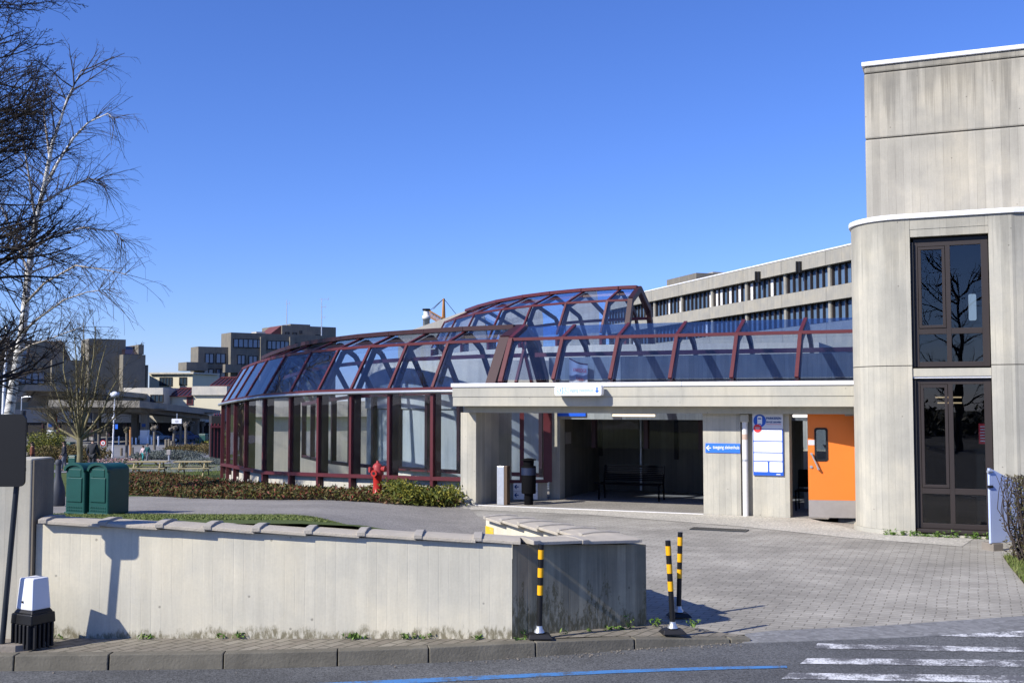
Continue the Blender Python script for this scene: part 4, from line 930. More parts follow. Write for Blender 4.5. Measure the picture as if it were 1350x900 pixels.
# ------------------------------------------------------------------ stair tower and high tower
S = Fac(P(1200, 600, 19.0)[:2], EF)
st = thing('stair_tower', 'rounded concrete stair tower with tall brown framed windows', 'building', S.pt(.6, 0, 0))
def arcp(c, r, t0, t1, k=14): return [(c[0] + r * math.cos(R(lerp(t0, t1, i / k))), c[1] + r * math.sin(R(lerp(t0, t1, i / k)))) for i in range(k + 1)]
def sprism(poly, z0, z1, mat, nm, par=st, bevel=0, fac=S, smooth=False, uv=None):
    mb = MB(); mb.prism([tuple(fac.pt(a, v, 0)[:2]) for a, v in poly], z0, z1, smooth=smooth); return mb.build(nm, mat, par, bevel, uvfn=uv)
u0 = .06; u1 = S.sz(1310, 600)[0]
def luv(c, n_):                       # unroll the curved wall so that the boards run on
    if abs(n_.z) > .8: return c.x, c.y
    q = Vector((c.x, c.y)) - S.p; a, v = q.dot(S.e), q.dot(S.n)
    if a < -.1 and v < .905: t = math.atan2(-(a + .1), .9 - v); return -.1 - .9 * t, c.z
    if a < -.9: return -.1 - .9 * math.pi / 2 - (v - .9), c.z
    return a, c.z
left = [(u0, 0), (-.1, 0)] + arcp((-.1, .9), .9, -90, -180)[1:] + [(-1.0, 4.5), (-.75, 4.5), (-.75, .9), (-.5, .5), (u0, .4)]
core = [(u0 - .005, .03), (-.1, .03)] + arcp((-.1, .9), .87, -90, -180)[1:] + [(-.97, 4.4), (-.8, 4.4), (-.8, .9), (-.5, .45), (u0 - .005, .38)]
ZJ = 2.93
for (z0, z1) in ((.10, ZJ - .007), (ZJ + .007, 5.475)): sprism(left, z0, z1, M['conc'], 'rounded_wall', uv=luv)
sprism(core, ZJ - .006, ZJ + .006, M['room'], 'joint')
right = [(u1, .003), (u1 + .36, .003), (5.4, 1.2), (5.4, 1.5), (u1 + .3, .34), (u1, .34)]
for (z0, z1) in ((.10, ZJ - .007), (ZJ + .007, 5.475)): sprism(right, z0, z1, M['conc'], 'right_wall')
sprism([(u1 + .005, .03), (u1 + .35, .03), (5.3, 1.22), (5.3, 1.4), (u1 + .3, .3), (u1 + .005, .3)], ZJ - .006, ZJ + .006, M['room'], 'joint')
pl_ = [(u0, -.035), (-.1, -.035)] + arcp((-.1, .9), .935, -90, -180)[1:] + [(-1.035, 3), (-.8, 3), (-.8, .95), (u0, .3)]
sprism(pl_, -.1, .098, M['conc_beam'], 'plinth'); sprism([(u0 + .002, -.036), (u1 + .5, -.036), (u1 + .5, .3), (u0 + .002, .3)], -.1, .06, M['conc_beam'], 'plinth')
zt1 = S.sz(1255, 309.5)[1]; zt2 = 5.475
sprism([(u0 + .004, .004), (u1 - .004, .004), (u1 - .004, .34), (u0 + .004, .34)], zt1 + .13, zt2, M['conc'], 'lintel'); sprism([(u0 + .004, .012), (u1 - .004, .012), (u1 - .004, .34), (u0 + .004, .34)], zt1, zt1 + .127, M['conc'], 'lintel')
zs1, zs0 = S.sz(1255, 485)[1], S.sz(1255, 498)[1]
sprism([(u0 + .004, .03), (u1 - .004, .03), (u1 - .004, .34), (u0 + .004, .34)], zs0 + .03, zs1, M['conc_beam'], 'window_sill'); sprism([(u0 + .004, .05), (u1 - .004, .05), (u1 - .004, .34), (u0 + .004, .34)], zs0, zs0 + .028, M['white_trim'], 'drip_strip')
cap = [(u1 + .40, -.04), (-.1, -.04)] + arcp((-.1, .9), .94, -90, -180)[1:] + [(-1.04, 4.6), (5.5, 4.6), (5.5, 1.17)]
sprism(cap, 5.478, 5.565, M['white_trim'], 'roof_edge', bevel=.01)
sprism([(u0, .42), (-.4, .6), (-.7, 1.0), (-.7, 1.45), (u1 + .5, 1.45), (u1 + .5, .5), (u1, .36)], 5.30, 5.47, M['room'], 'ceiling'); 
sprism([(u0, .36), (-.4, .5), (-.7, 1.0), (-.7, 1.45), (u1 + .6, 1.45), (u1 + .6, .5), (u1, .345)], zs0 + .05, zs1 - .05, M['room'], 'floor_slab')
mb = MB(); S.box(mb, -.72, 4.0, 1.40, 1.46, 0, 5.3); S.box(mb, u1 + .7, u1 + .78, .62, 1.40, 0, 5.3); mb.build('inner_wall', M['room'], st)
def window(zlo, zhi, tr, sash_lo, nm='window', sill=False):
    a0 = S.sz(1208.7, 560, .12)[0]; a1 = u1 - .012; w = a1 - a0; V0_, V1_ = .12, .20; mb = MB()
    m0, m1 = a0 + .43 * w, a0 + .495 * w; r0 = a1 - .095 * w; l1 = a0 + .055 * w; th_ = .055
    S.box(mb, a0, l1, V0_, V1_, zlo, zhi); S.box(mb, r0, a1, V0_, V1_, zlo, zhi); S.box(mb, l1, r0, V0_ + .002, V1_, zhi - .075, zhi); S.box(mb, l1, r0, V0_ + .002, V1_, zlo, zlo + .085)
    S.box(mb, m0, m1, V0_ + .001, V1_, zlo + .085, zhi - .075); S.box(mb, l1, m0, V0_ + .003, V1_, tr - .05, tr + .05); S.box(mb, m1, r0, V0_ + .003, V1_, tr - .05, tr + .05)
    wd = mb.build(nm, M['brownframe'], st, .004)
    # opening sash upper left
    sa, sb, s0, s1 = l1 + .006, m0 - .006, tr + .056, zhi - .082; mb = MB(); f_ = .05
    for b_ in ((sa, sb, s0, s0 + f_), (sa, sb, s1 - f_, s1), (sa, sa + f_, s0 + f_, s1 - f_), (sb - f_, sb, s0 + f_, s1 - f_)): S.box(mb, b_[0], b_[1], V0_ - .012, V1_ - .01, b_[2], b_[3])
    mb.build('sash', M['brownframe'], wd, .004)
    for g_ in ((sa + f_, sb - f_, s0 + f_, s1 - f_), (m1, r0, tr + .05, zhi - .075), (l1, m0, zlo + .085, tr - .05), (m1, r0, zlo + .085, tr - .05)):
        mb = MB(); S.box(mb, g_[0] - .004, g_[1] + .004, .155, .167, g_[2] - .004, g_[3] + .004); mb.build('pane', M['glass_dark'], wd)
    if sill: mb = MB(); S.box(mb, a0 - .02, a1, -.045, V1_, zlo - .062, zlo - .004); mb.build('sill', M['brownframe'], wd, .006)
    mb = MB(); S.box(mb, u0 + .003, a0, .06, .30, zlo, zhi); mb.build('jamb', M['black'], wd)
    mb = MB(); S.box(mb, a0, a1, .12, .3, zhi + .001, zhi + .06); mb.build('head_strip', M['black'], wd)
zz = lambda py: S.sz(1258, py, .12)[1]
window(zz(483), zz(317.5), zz(436), None); window(zz(697), zz(500.5), zz(647.5), None, sill=True)
# things seen inside the stairwell
il = thing('ceiling_lamp', 'pair of glowing orange tubes inside the lower stair tower window', 'lamp', S.pt(.6, 1.2, 2.5)); mb = MB(); a, z = S.sz(1241, 523.5, 1.1); mb.tube([S.pt(a - .1, 1.1, z), S.pt(a + .34, 1.1, z)], .012, 8); mb.tube([S.pt(a - .07, 1.2, z - .1), S.pt(a + .34, 1.2, z - .1)], .012, 8); mb.build('tube', M['lampwarm'], il)
mb = MB(); S.box(mb, a - .12, a + .36, 1.05, 1.25, z + .02, zs0 + .045); mb.build('housing', M['room'], il)
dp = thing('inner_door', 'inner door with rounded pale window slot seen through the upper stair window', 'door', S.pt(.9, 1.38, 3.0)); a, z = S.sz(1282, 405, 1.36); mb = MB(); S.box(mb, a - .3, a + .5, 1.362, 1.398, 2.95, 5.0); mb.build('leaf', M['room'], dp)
plate(S, rrect(a - .085, a + .085, z - .26, z + .26, .04), 1.345, 1.36, 'slot_frame', M['black'], dp); plate(S, rrect(a - .065, a + .065, z - .24, z + .24, .03), 1.335, 1.344, 'glow_pane', m_emit('glowing door pane', (.75, .88, 1.0), .75), dp)  # pane emits, standing in for daylight behind the door
np_ = thing('red_notice', 'red notice stuck behind the lower stair tower window', 'notice', S.pt(1.25, .24, 1.9)); mb = MB(); a, z1_ = S.sz(1290, 558, .22); b_, z0_ = S.sz(1304, 585, .22); S.box(mb, a, b_, .215, .22, z0_, z1_); mb.build('sheet', M['ink_red'], np_)
mb = MB(); [S.box(mb, lerp(a, b_, .15), lerp(a, b_, random.uniform(.6, .9)), .210, .213, lerp(z0_, z1_, .12 + .14 * k), lerp(z0_, z1_, .17 + .14 * k)) for k in range(6)]; mb.build('print_lines', M['sign_grey'], np_)
# high tower
ht = thing('high_tower', 'tall blank board marked concrete tower behind the stair tower', 'building', S.pt(2, 1.5, 0)); VT = 1.5
aT = S.sz(1140.5, 184, VT)[0]; zg1, zg2, zt_ = S.sz(1140, 184.1, VT)[1], S.sz(1140, 97.6, VT)[1], S.sz(1138, 88.6, VT)[1]
for z0, z1 in ((5.0, zg1 - .007), (zg1 + .007, zg2 - .006), (zg2 + .006, zt_)): mb = MB(); S.box(mb, aT, 8.5, VT, 9, z0, z1); mb.build('wall', M['conc_tower'], ht, .03)
mb = MB(); S.box(mb, aT + .2, 8.5, VT + .25, 9, 0, 4.99); mb.build('wall', M['conc_tower'], ht)
for zg in (zg1, zg2): mb = MB(); S.box(mb, aT + .025, 8.45, VT + .025, 8.9, zg - .006, zg + .006); mb.build('joint', M['room'], ht)
mb = MB(); S.box(mb, aT - .04, 8.55, VT - .04, 9.04, zt_ + .003, zt_ + .085); mb.build('roof_edge', M['white_trim'], ht, .01)
# pale blue gate leaf with concrete foot
b = G(1317, 726, .02); gp = thing('gate_leaf', 'pale blue metal gate leaf edge with hinges beside the hedge', 'gate', b)
f = Fac((b.x - .10, b.y), (.93, .36)); mb = MB(); zt = P(1312, 617, b.y).z
p = [f.pt(0, 0, .14), f.pt(.75, 0, .14), f.pt(.75, .04, .14), f.pt(0, .04, .14)]; mb.hexa(p + [Vector((q.x, q.y, zt - (.0 if i in (0, 3) else .32))) for i, q in enumerate(p)]); mb.build('leaf', M['gate_blue'], gp, .006)
mb = MB(); mb.tube([f.pt(-.012, .02, .14), f.pt(-.012, .02, zt)], .022, 10); mb.build('edge_tube', M['gate_blue'], gp)
for z in (zt - .05, zt - .28): mb = MB(); mb.tube([f.pt(-.06, .0, z), f.pt(.03, .0, z)], .022, 10); mb.build('hinge', M['galv'] if z > zt - .1 else M['black'], gp)
mb = MB(); f.box(mb, .0, .20, -.02, .22, -.05, .135); mb.build('concrete_foot', M['slabfoot'], gp, .01)
# ------------------------------------------------------------------ far buildings
EA = (.83, .558)
def block(f, px0, px1, yt, yb, v0, dep, name, mat, th, pad=0, bevel=0.0):
    a0, z1 = f.sz(px0, yt, v0); a1, _ = f.sz(px1, yt, v0); z0 = yb if yb < 50 else f.sz(px0, yb, v0)[1]
    mb = MB(); f.box(mb, a0, a1, v0, v0 + dep, z0, z1); return mb.build(name, mat, th, bevel)
def winrow(f, px0, px1, y0, y1, n, th, v=-.02, frame='black', pane='glass_far', blinds=(), blindmat='blind'):
    pm = (px0 + px1) / 2; a0 = f.sz(px0, y0, v)[0]; a1 = f.sz(px1, y0, v)[0]; z1 = f.sz(pm, y0, v)[1]; z0 = f.sz(pm, y1, v)[1]
    t = min(.09, (a1 - a0) / n * .12); mb = MB()
    for i in range(n + 1): a = lerp(a0, a1, i / n); f.box(mb, a - t, a + t, v - .10, v + .1, z0, z1)
    f.box(mb, a0 - t, a1 + t, v - .098, v + .1, z1, z1 + 1.5 * t); f.box(mb, a0 - t, a1 + t, v - .13, v + .1, z0 - 2 * t, z0)
    w = mb.build('window', M[frame], th); mb = MB(); f.box(mb, a0 + .001, a1 - .001, v - .03, v + .05, z0 + .001, z1 - .001); mb.build('pane', M[pane], w)
    for i in blinds:
        p, q = lerp(a0, a1, i / n) + t, lerp(a0, a1, (i + 1) / n) - t; mb = MB(); f.box(mb, p, q, v - .05, v - .031, z0 + .01, z1 - .01); mb.build('blind', M[blindmat], w)
    return w
GZ = -3.2
# left complex
f = Fac(P(84, 480, 195)[:2], EA)
A = thing('hospital_wing', 'brown grey concrete hospital wing with stepped blocks behind the bare trees', 'building', f.pt(0, 0, -2.9))
block(f, -30, 84, 446.5, GZ, 0, 7, 'wall', M['conc_far'], A); block(f, 68.5, 121, 474, GZ, -1.2, 12, 'wall', M['conc_far'], A)
block(f, 117.5, 166, 446, GZ, -2.5, 6, 'wall', M['conc_far'], A); block(f, 162.5, 192, 467, GZ, -5, 16, 'wall', M['conc_far'], A); block(f, 192.5, 195.5, 481, GZ, -4, 9, 'wall', M['conc_far'], A)
p = [f.pt(f.sz(84, 460)[0], 2, f.sz(84, 447)[1]), f.pt(f.sz(97, 474)[0], 2, f.sz(84, 474)[1]), f.pt(f.sz(84, 460)[0], 2, f.sz(84, 474)[1])]
o = f.n.to_3d() * 5; mb = MB(); mb.add(p + [q + o for q in p], [(0, 2, 1), (3, 4, 5), (0, 1, 4, 3), (1, 2, 5, 4), (2, 0, 3, 5)]); mb.build('sloped_wall', M['conc_far'], A)
winrow(f, 27, 37, 456.5, 471, 1, A, -.02, 'black', 'glass_sky'); winrow(f, -12, 9, 490.5, 505, 3, A, -.02, 'black', 'glass_sky'); winrow(f, 25, 59, 490.5, 505, 4, A, -.02, 'black', 'glass_sky')
for yl in (474, 489.5):
    a0, z = f.sz(-30, yl); mb = MB(); f.box(mb, a0, f.sz(68, yl)[0], -.12, 0, z - .1, z + .1); mb.build('string_course', M['conc_far'], A)
a0, z1 = f.sz(166, 455, -5); a1 = f.sz(190, 455, -5)[0]; mb = MB(); z0 = f.sz(166, 466.5, -5)[1]
mb.hexa([f.pt(a0, -4.8, z0), f.pt(a1 - 1, -4.8, z0), f.pt(a1 - 1, 4, z0), f.pt(a0, 4, z0), f.pt(a0, -1, z1), f.pt(a1 - 1, -1, z1), f.pt(a1 - 1, 3, z1), f.pt(a0, 3, z1)]); mb.build('sloped_skylight', M['skylight'], A)
mb = MB(); f.box(mb, a1 - .95, a1, -4.9, 4, z0, z1 + .2); mb.build('skylight_cheek', M['conc_far'], A)
# tall terraced block far behind
f = Fac(P(304, 470, 230)[:2], EA)
C = thing('terraced_block', 'dark terraced concrete hospital block with blue window bands on the horizon', 'building', f.pt(0, 0, -2.9))
block(f, 304.5, 430, 438, GZ, 0, 6, 'wall', M['conc_far'], C); block(f, 261.5, 312, 456.5, GZ, 1.5, 5, 'wall', M['conc_far'], C)
block(f, 372, 443, 428.5, GZ, 4, 12, 'wall', M['conc_far'], C); block(f, 383, 409, 426.8, 430, 7, 5, 'roof_box', M['conc_far'], C)
a0, z0 = f.sz(352, 441, 4); a1, z1 = f.sz(372, 429, 4)
p = [f.pt(a0, 4.5, z0 - .5), f.pt(a1, 4.5, z0 - .5), f.pt(a1, 4.5, z1)]; o = f.n.to_3d() * 7; mb = MB(); mb.add(p + [q + o for q in p], [(0, 1, 2), (3, 5, 4), (0, 2, 5, 3), (2, 1, 4, 5), (1, 0, 3, 4)]); mb.build('red_roof', M['redbrick'], C)
block(f, 338, 350, 437, 440, 6, 3, 'roof_box', M['conc_pale'], C)
for a, b, y0, y1, n in ((308, 346, 447.5, 457.5, 6), (352.5, 386.5, 450, 460, 6), (390, 397, 452.5, 460, 2), (270.5, 281.5, 466.5, 478, 2), (285, 297, 466.5, 478, 2), (313, 323, 468.5, 479.5, 2), (328, 339, 469.5, 480.5, 2), (269, 281, 487, 499, 2), (285, 297, 487, 499, 2), (313, 325, 489, 500, 2)):
    winrow(f, a, b, y0, y1, n, C, -.02 if a > 300 else 1.48, 'black', 'glass_sky')
for a, b, y0, y1 in ((376, 381, 438.5, 443), (386, 391, 439, 443), (395, 398, 436.5, 439), (416, 422, 442, 446)): winrow(f, a, b, y0, y1, 1, C, 3.98, 'black', 'skylight')
for a, b, y in ((246, 274, 477), (297, 318, 480), (247, 273, 498)):
    a0, z1 = f.sz(a, y, -1.5); a1 = f.sz(b, y, -1.5)[0]; mb = MB(); f.box(mb, a0, a1, -1.5, 4 if a < 280 else 0, z1 - 1.7, z1); mb.build('balcony', M['conc_far'], C)
for px in (347, 385.5): a, z = f.sz(px, 441, -.3); mb = MB(); f.box(mb, a - .6, a + .6, -.5, 0, GZ, z - .5); mb.build('pilaster', M['conc_far'], C)
for px, y0, y1, l in ((378, 395, 430, 'thin plain radio antenna mast, left one on the terraced block roof'), (424, 393, 432, 'radio antenna mast with short side arms, right one on the terraced block')):
    p0, p1 = P(px, y1, 242), P(px, y0, 242); an = thing('antenna', l, 'antenna', p0, 'roof antennas'); mb = MB(); mb.tube([p0 - Vector((0, 0, 3)), p0.lerp(p1, .5), p1], [.14, .11, .07], 6); mb.build('mast', M['galv'], an)
    mb = MB()
    for t, s_ in (((.96, 1.5), (.7, .9), (.35, .7)) if px > 400 else ((.85, .6),)): q = p0.lerp(p1, t); mb.bar(q - Vector((s_ * .3, 0, 0)), q + Vector((s_, 0, 0)), .1, .1); mb.bar(q + Vector((s_, 0, -.2)), q + Vector((s_, 0, .5)), .08, .08)
    mb.build('side_arm', M['galv'], an)
# small cream block and low cream building with red skylights
f = Fac(P(204, 500, 212)[:2], (.97, -.24)); B2 = thing('cream_block', 'small cream concrete block with dark windows far behind the drop-off canopy', 'building', f.pt(0, 0, -2.9))
block(f, 197, 254, 492, GZ, 0, 10, 'wall', M['cream'], B2); winrow(f, 211, 227, 498, 507.5, 4, B2); winrow(f, 237, 246, 498, 506.5, 2, B2); block(f, 196, 255, 491, 493, -.6, 10, 'roof_edge', M['conc_pale'], B2)
f = Fac(P(230, 520, 182)[:2], (.99, -.12)); LB = thing('low_cream_building', 'low cream building with white roof band and red framed skylights', 'building', f.pt(0, 0, -2.9))
block(f, 226, 297, 521, GZ, 0, 10, 'wall', M['cream'], LB); block(f, 253, 299, 509, 520.6, -.5, 9, 'roof_band', M['conc_pale'], LB); block(f, 163, 215, 511, GZ, -3, 10, 'side_wing', M['conc_pale'], LB)
def sky(px0, px1, y0, y1, v, n):
    a0, z0 = f.sz(px0, y1, v); a1 = f.sz(px1, y1, v)[0]; z1 = f.sz(px0, y0, v + 3)[1]; mb = MB(); mb.hexa([f.pt(a0, v, z0), f.pt(a1, v, z0), f.pt(a1, v + 3, z0), f.pt(a0, v + 3, z0), f.pt(a0 + 1, v + 2.4, z1), f.pt(a1, v + 2.4, z1), f.pt(a1, v + 3, z1), f.pt(a0 + 1, v + 3, z1)]); s = mb.build('skylight', M['skylight'], LB)
    mb = MB()
    for i in range(n + 1): t = i / n; mb.bar(f.pt(lerp(a0, a1, t), v - .05, z0), f.pt(lerp(a0 + 1, a1, t), v + 2.35, z1 + .03), .14, .10)
    mb.bar(f.pt(a0, v - .1, z0), f.pt(a1, v - .1, z0), .2, .16); mb.bar(f.pt(a0 + 1, v + 2.4, z1 + .1), f.pt(a1, v + 2.4, z1 + .1), .3, .2); mb.build('red_bars', M['red'], s)
sky(222, 252.5, 512, 522, -.3, 5); sky(277, 312, 498, 508, 5, 6); winrow(f, 247, 254, 524, 532, 1, LB, -.02, 'red', 'skylight'); winrow(f, 199, 215, 521, 529, 3, LB, -3.02)
# drop-off canopies
def canopy(label, pts, thick, px_back, th_=None):
    p = [P(px, py, Y) for px, py, Y in pts]; back = [p[-1] + Vector((-8, 22, 0)), p[0] + Vector((-4, 30, 0))]
    th = thing('dropoff_canopy', label, 'canopy', (p[1].x, p[1].y, -2.9)); poly = p + back; zs = [q.z for q in poly]
    mb = MB(); mb.prism([q[:2] for q in poly], [z - thick for z in zs], zs); mb.build('roof_slab', M['conc_slab'], th)
    mb = MB(); cen = sum((q for q in poly), Vector()) / len(poly); inn = [cen.lerp(q, .86) for q in poly]; mb.prism([q[:2] for q in inn], [z - thick - .55 for z in zs], [z - thick - .003 for z in zs]); mb.build('roof_beams', M['conc_far'], th); return th, poly
c1, pl1 = canopy('upper dark concrete drop-off canopy slab stepping behind the small bare tree', [(22, 522, 140), (34, 507, 141), (84, 508, 144), (200, 519.5, 182)], .75, 0)
c2, pl2 = canopy('lower drop-off canopy slab with pale front edge on flared concrete columns', [(64, 527, 130), (184, 528, 131), (291, 540.5, 154)], .80, 0)
for px, Y, zt, w in ((191, 137, 1.5, .68), (68, 137, 1.6, .66), (178, 152, 1.3, .66), (258, 151, .9, .66), (128, 152, 1.5, .66)):
    b = Vector((ray(px, 560).x / ray(px, 560).y * Y, Y, -2.9)); mb = MB()
    for (r0, z0), (r1, z1) in (((w * .62, -2.95), (w * .62, zt - .7)), ((w * .62, zt - .7), (w * 3.6, zt + .02))):
        mb.hexa([(b.x + sx * r0, b.y + sy * r0, z0) for sx, sy in ((-1, -1), (1, -1), (1, 1), (-1, 1))] + [(b.x + sx * r1, b.y + sy * r1, z1) for sx, sy in ((-1, -1), (1, -1), (1, 1), (-1, 1))])
    cc = mb.build('column', M['conc_far'], c2)
    if px in (191, 68):
        mb = MB(); mb.box((b.x, b.y, -2.0), (w * 1.3, w * 1.3, 1.7)); mb.build('white_base', M['sign_white'], cc)
        mb = MB(); mb.box((b.x, b.y - w * .66, -.55), (.45, .04, .4)); mb.build('blue_plate', M['blue_dark'], cc)
f = Fac(P(-20, 560, 166)[:2], (1, .02)); dh = thing('dropoff_hall', 'dark glazed entrance hall under the drop-off canopies with pale concrete band', 'building', f.pt(20, 0, -2.9))
block(f, -40, 300, 557, -3.2, 0, 10, 'glazing', M['room'], dh); block(f, 122, 264, 543, 556.8, -.4, 10, 'pale_band', M['conc_pale'], dh); block(f, -40, 121, 540, 556.8, -.3, 10, 'dark_band', m_plain('slate blue cladding', (.035, .045, .07), .4), dh)
for i in range(14): a = f.sz(-10 + i * 22, 570)[0]; mb = MB(); f.box(mb, a - .12, a + .12, -.12, -.001, -2.95, f.sz(0, 557)[1]); mb.build('mullion', M['red_dark'], dh)
f = Fac(P(280, 560, 92)[:2], (.95, .3)); rk = thing('glazed_porch', 'small dark porch with maroon glazing bars left of the big glass gallery', 'porch', f.pt(0, 0, -2.8))
block(f, 279, 300, 548, -3.0, 0, 5, 'wall', M['room'], rk); mb = MB()
a0, z0 = f.sz(278, 562, -.2); a1 = f.sz(301, 562, -.2)[0]; z1 = f.sz(283, 546, -.2)[1]; mb.hexa([f.pt(a0, -.4, z0), f.pt(a1, -.4, z0), f.pt(a1, 5, z0), f.pt(a0, 5, z0), f.pt(a0 + .4, 2, z1), f.pt(a1, 2, z1), f.pt(a1, 5, z1), f.pt(a0 + .4, 5, z1)]); mb.build('sloped_roof', M['skylight'], rk)
mb = MB()
for i in range(6): a = lerp(a0, a1, i / 5); f.box(mb, a - .04, a + .04, -.08, 0, -2.9, z0); mb.bar(f.pt(a, -.45, z0 + .02), f.pt(lerp(a0 + .4, a1, i / 5), 1.95, z1 + .04), .08, .08)
f.box(mb, a0, a1, -.5, -.3, z0 - .1, z0 + .08); mb.build('red_bars', M['red'], rk)
# long office block at the back right
p0, p1 = P(1126, 322, 90), P(858, 387, 128); f = Fac(p1[:2], (p0 - p1)[:2]); L = (p0 - p1)[:2]; Lw = math.hypot(*L)
OB = thing('office_block', 'long concrete office block with banded windows and white blinds behind the corridor', 'building', f.pt(Lw / 2, 0, 0))
zr = lambda py: f.sz(1125, py)[1]
z = [zr(322), zr(342), zr(372), zr(391), zr(421)]
ext = Lw + 16
def fb(nm, z0, z1, v0, v1, mat='conc_far', a0=-14):
    mb = MB(); f.box(mb, a0, ext, v0, v1, z0, z1); return mb.build(nm, M[mat], OB)
seg = 7.1
for i in range(9):
    for k, (zz0, zz1) in enumerate(((z[1], z[0]), (z[3], z[2]), (z[3] - (z[1] - z[3]) * 1.0 + (z[2] - z[3]) * -1 + 0.0, z[4]))):
        if zz1 <= zz0: continue
        mb = MB(); f.box(mb, -14 + i * seg * 1.0 + .02, -14 + (i + 1) * seg - .02, 0, .5, zz0, zz1); mb.build('parapet_panel' if k == 0 else 'spandrel_panel', M['conc_office'], OB)
fb('structure', -1, z[0] - .3, .9, 12); fb('roof_edge', z[0], z[0] + .12, -.05, .6, 'white_trim')
for (zlo, zhi) in ((z[2], z[1]), (z[4], z[3]), (z[4] - 2.5, z[4] - 1.2)):
    if zhi == z[4] - 1.2: continue
    for i in range(9):
        a0 = -14 + i * seg + .25; a1 = a0 + seg - .5; n = 7; mb = MB(); t = .065
        for k in range(n + 1): a = lerp(a0, a1, k / n); f.box(mb, a - t, a + t, .45, .85, zlo, zhi)
        f.box(mb, a0, a1, .6, .85, zlo, zlo + .12); f.box(mb, a0, a1, .6, .85, zhi - .12, zhi); w = mb.build('window', M['brownframe'], OB)
        mb = MB(); f.box(mb, a0, a1, .70, .80, zlo + .01, zhi - .01); mb.build('pane', M['glass_sky'], w)
        bl = [k for k in range(n) if random.random() < (.24 if zlo == z[2] else .12)]
        if bl:
            
            for k in bl: mb = MB(); f.box(mb, lerp(a0, a1, k / n) + t + .03, lerp(a0, a1, (k + 1) / n) - t - .03, .64, .699, zlo + .12, zhi - .12); mb.build('blind', M['blind'], w)
        mb = MB(); f.box(mb, a1 + .08, a1 + .42, .3, .8, zlo, zhi); mb.build('column', M['conc_office'], OB)
for px, py in ((998, 362), (1052, 349)):
    for d_ in (0, 1): a, zz = f.sz(px + 4 * d_ - 2, py, -.2); mb = MB(); f.box(mb, a - .07, a + .07, -.25, 0, zz - .7, zz + .3); mb.build('parapet_spout', M['black'], OB)
block(f, 879, 918, 369, 385, 4, 5, 'roof_box', M['conc_far'], OB); block(f, 905, 940, 366.5, 380, 7, 5, 'roof_box', M['conc_office'], OB)
# crane and flue
b = P(562, 430, 95); fl = thing('roof_flue', 'white cylindrical roof flue with capped top', 'flue', (b.x, 95, 3)); mb = MB(); u = lambda py: P(562, py, 95).z - 3
mb.lathe([(.30, 0), (.30, u(421)), (.36, u(421)), (.36, u(416)), (.24, u(416)), (.24, u(410))], (b.x, 95, 3), 16); mb.build('pipe', M['pipe'], fl); mb = MB(); mb.lathe([(.2, u(410)), (.36, u(409)), (.34, u(407))], (b.x, 95, 3), 12); mb.build('cap', M['black'], fl)
cr = thing('crane', 'small orange lattice crane mast and jib standing behind the glass roof', 'crane', (P(585, 420, 110).x, 110, -2.9)); ap = P(585, 393.5, 110); mb = MB()
l0, l1 = P(582, 425, 110), P(588.5, 425, 110); l0.z = l1.z = -2.9 + 8; l0.x -= .1
for s_ in (-.35, .35): mb.bar(l0 + Vector((0, s_, 0)), ap, .16, .16); mb.bar(l1 + Vector((0, s_, 0)), ap, .16, .16)
for k in range(7): t = k / 7; mb.bar(l0.lerp(ap, t), l1.lerp(ap, min(1, t + .14)), .07, .07)
mb.build('mast', M['crane'], cr); mb = MB(); q0, q1 = P(565, 411, 110), P(583, 421.5, 110); mb.bar(q0 + Vector((0, -.3, .15)), q1 + Vector((0, -.3, .15)), .14, .14); mb.bar(q0 + Vector((0, .3, .15)), q1 + Vector((0, .3, .15)), .14, .14); mb.bar(q0 - Vector((0, 0, .45)), q1 - Vector((0, 0, .45)), .14, .14)
for k in range(9): t = k / 9; mb.bar(q0.lerp(q1, t) + Vector((0, 0, .15)), q0.lerp(q1, t + .11) - Vector((0, 0, .45)), .09, .09)
mb.build('jib', M['crane'], cr); mb = MB(); [mb.tube([ap, q], .035, 4) for q in (q0, P(573, 406.5, 110).lerp(q0, .2), P(602, 415, 110))]; mb.build('cables', M['black'], cr)
mb = MB(); mb.box(((l0.x + l1.x) / 2, 110, 1.1), (1.1, .9, 8.0)); mb.build('tower', M['crane'], cr)
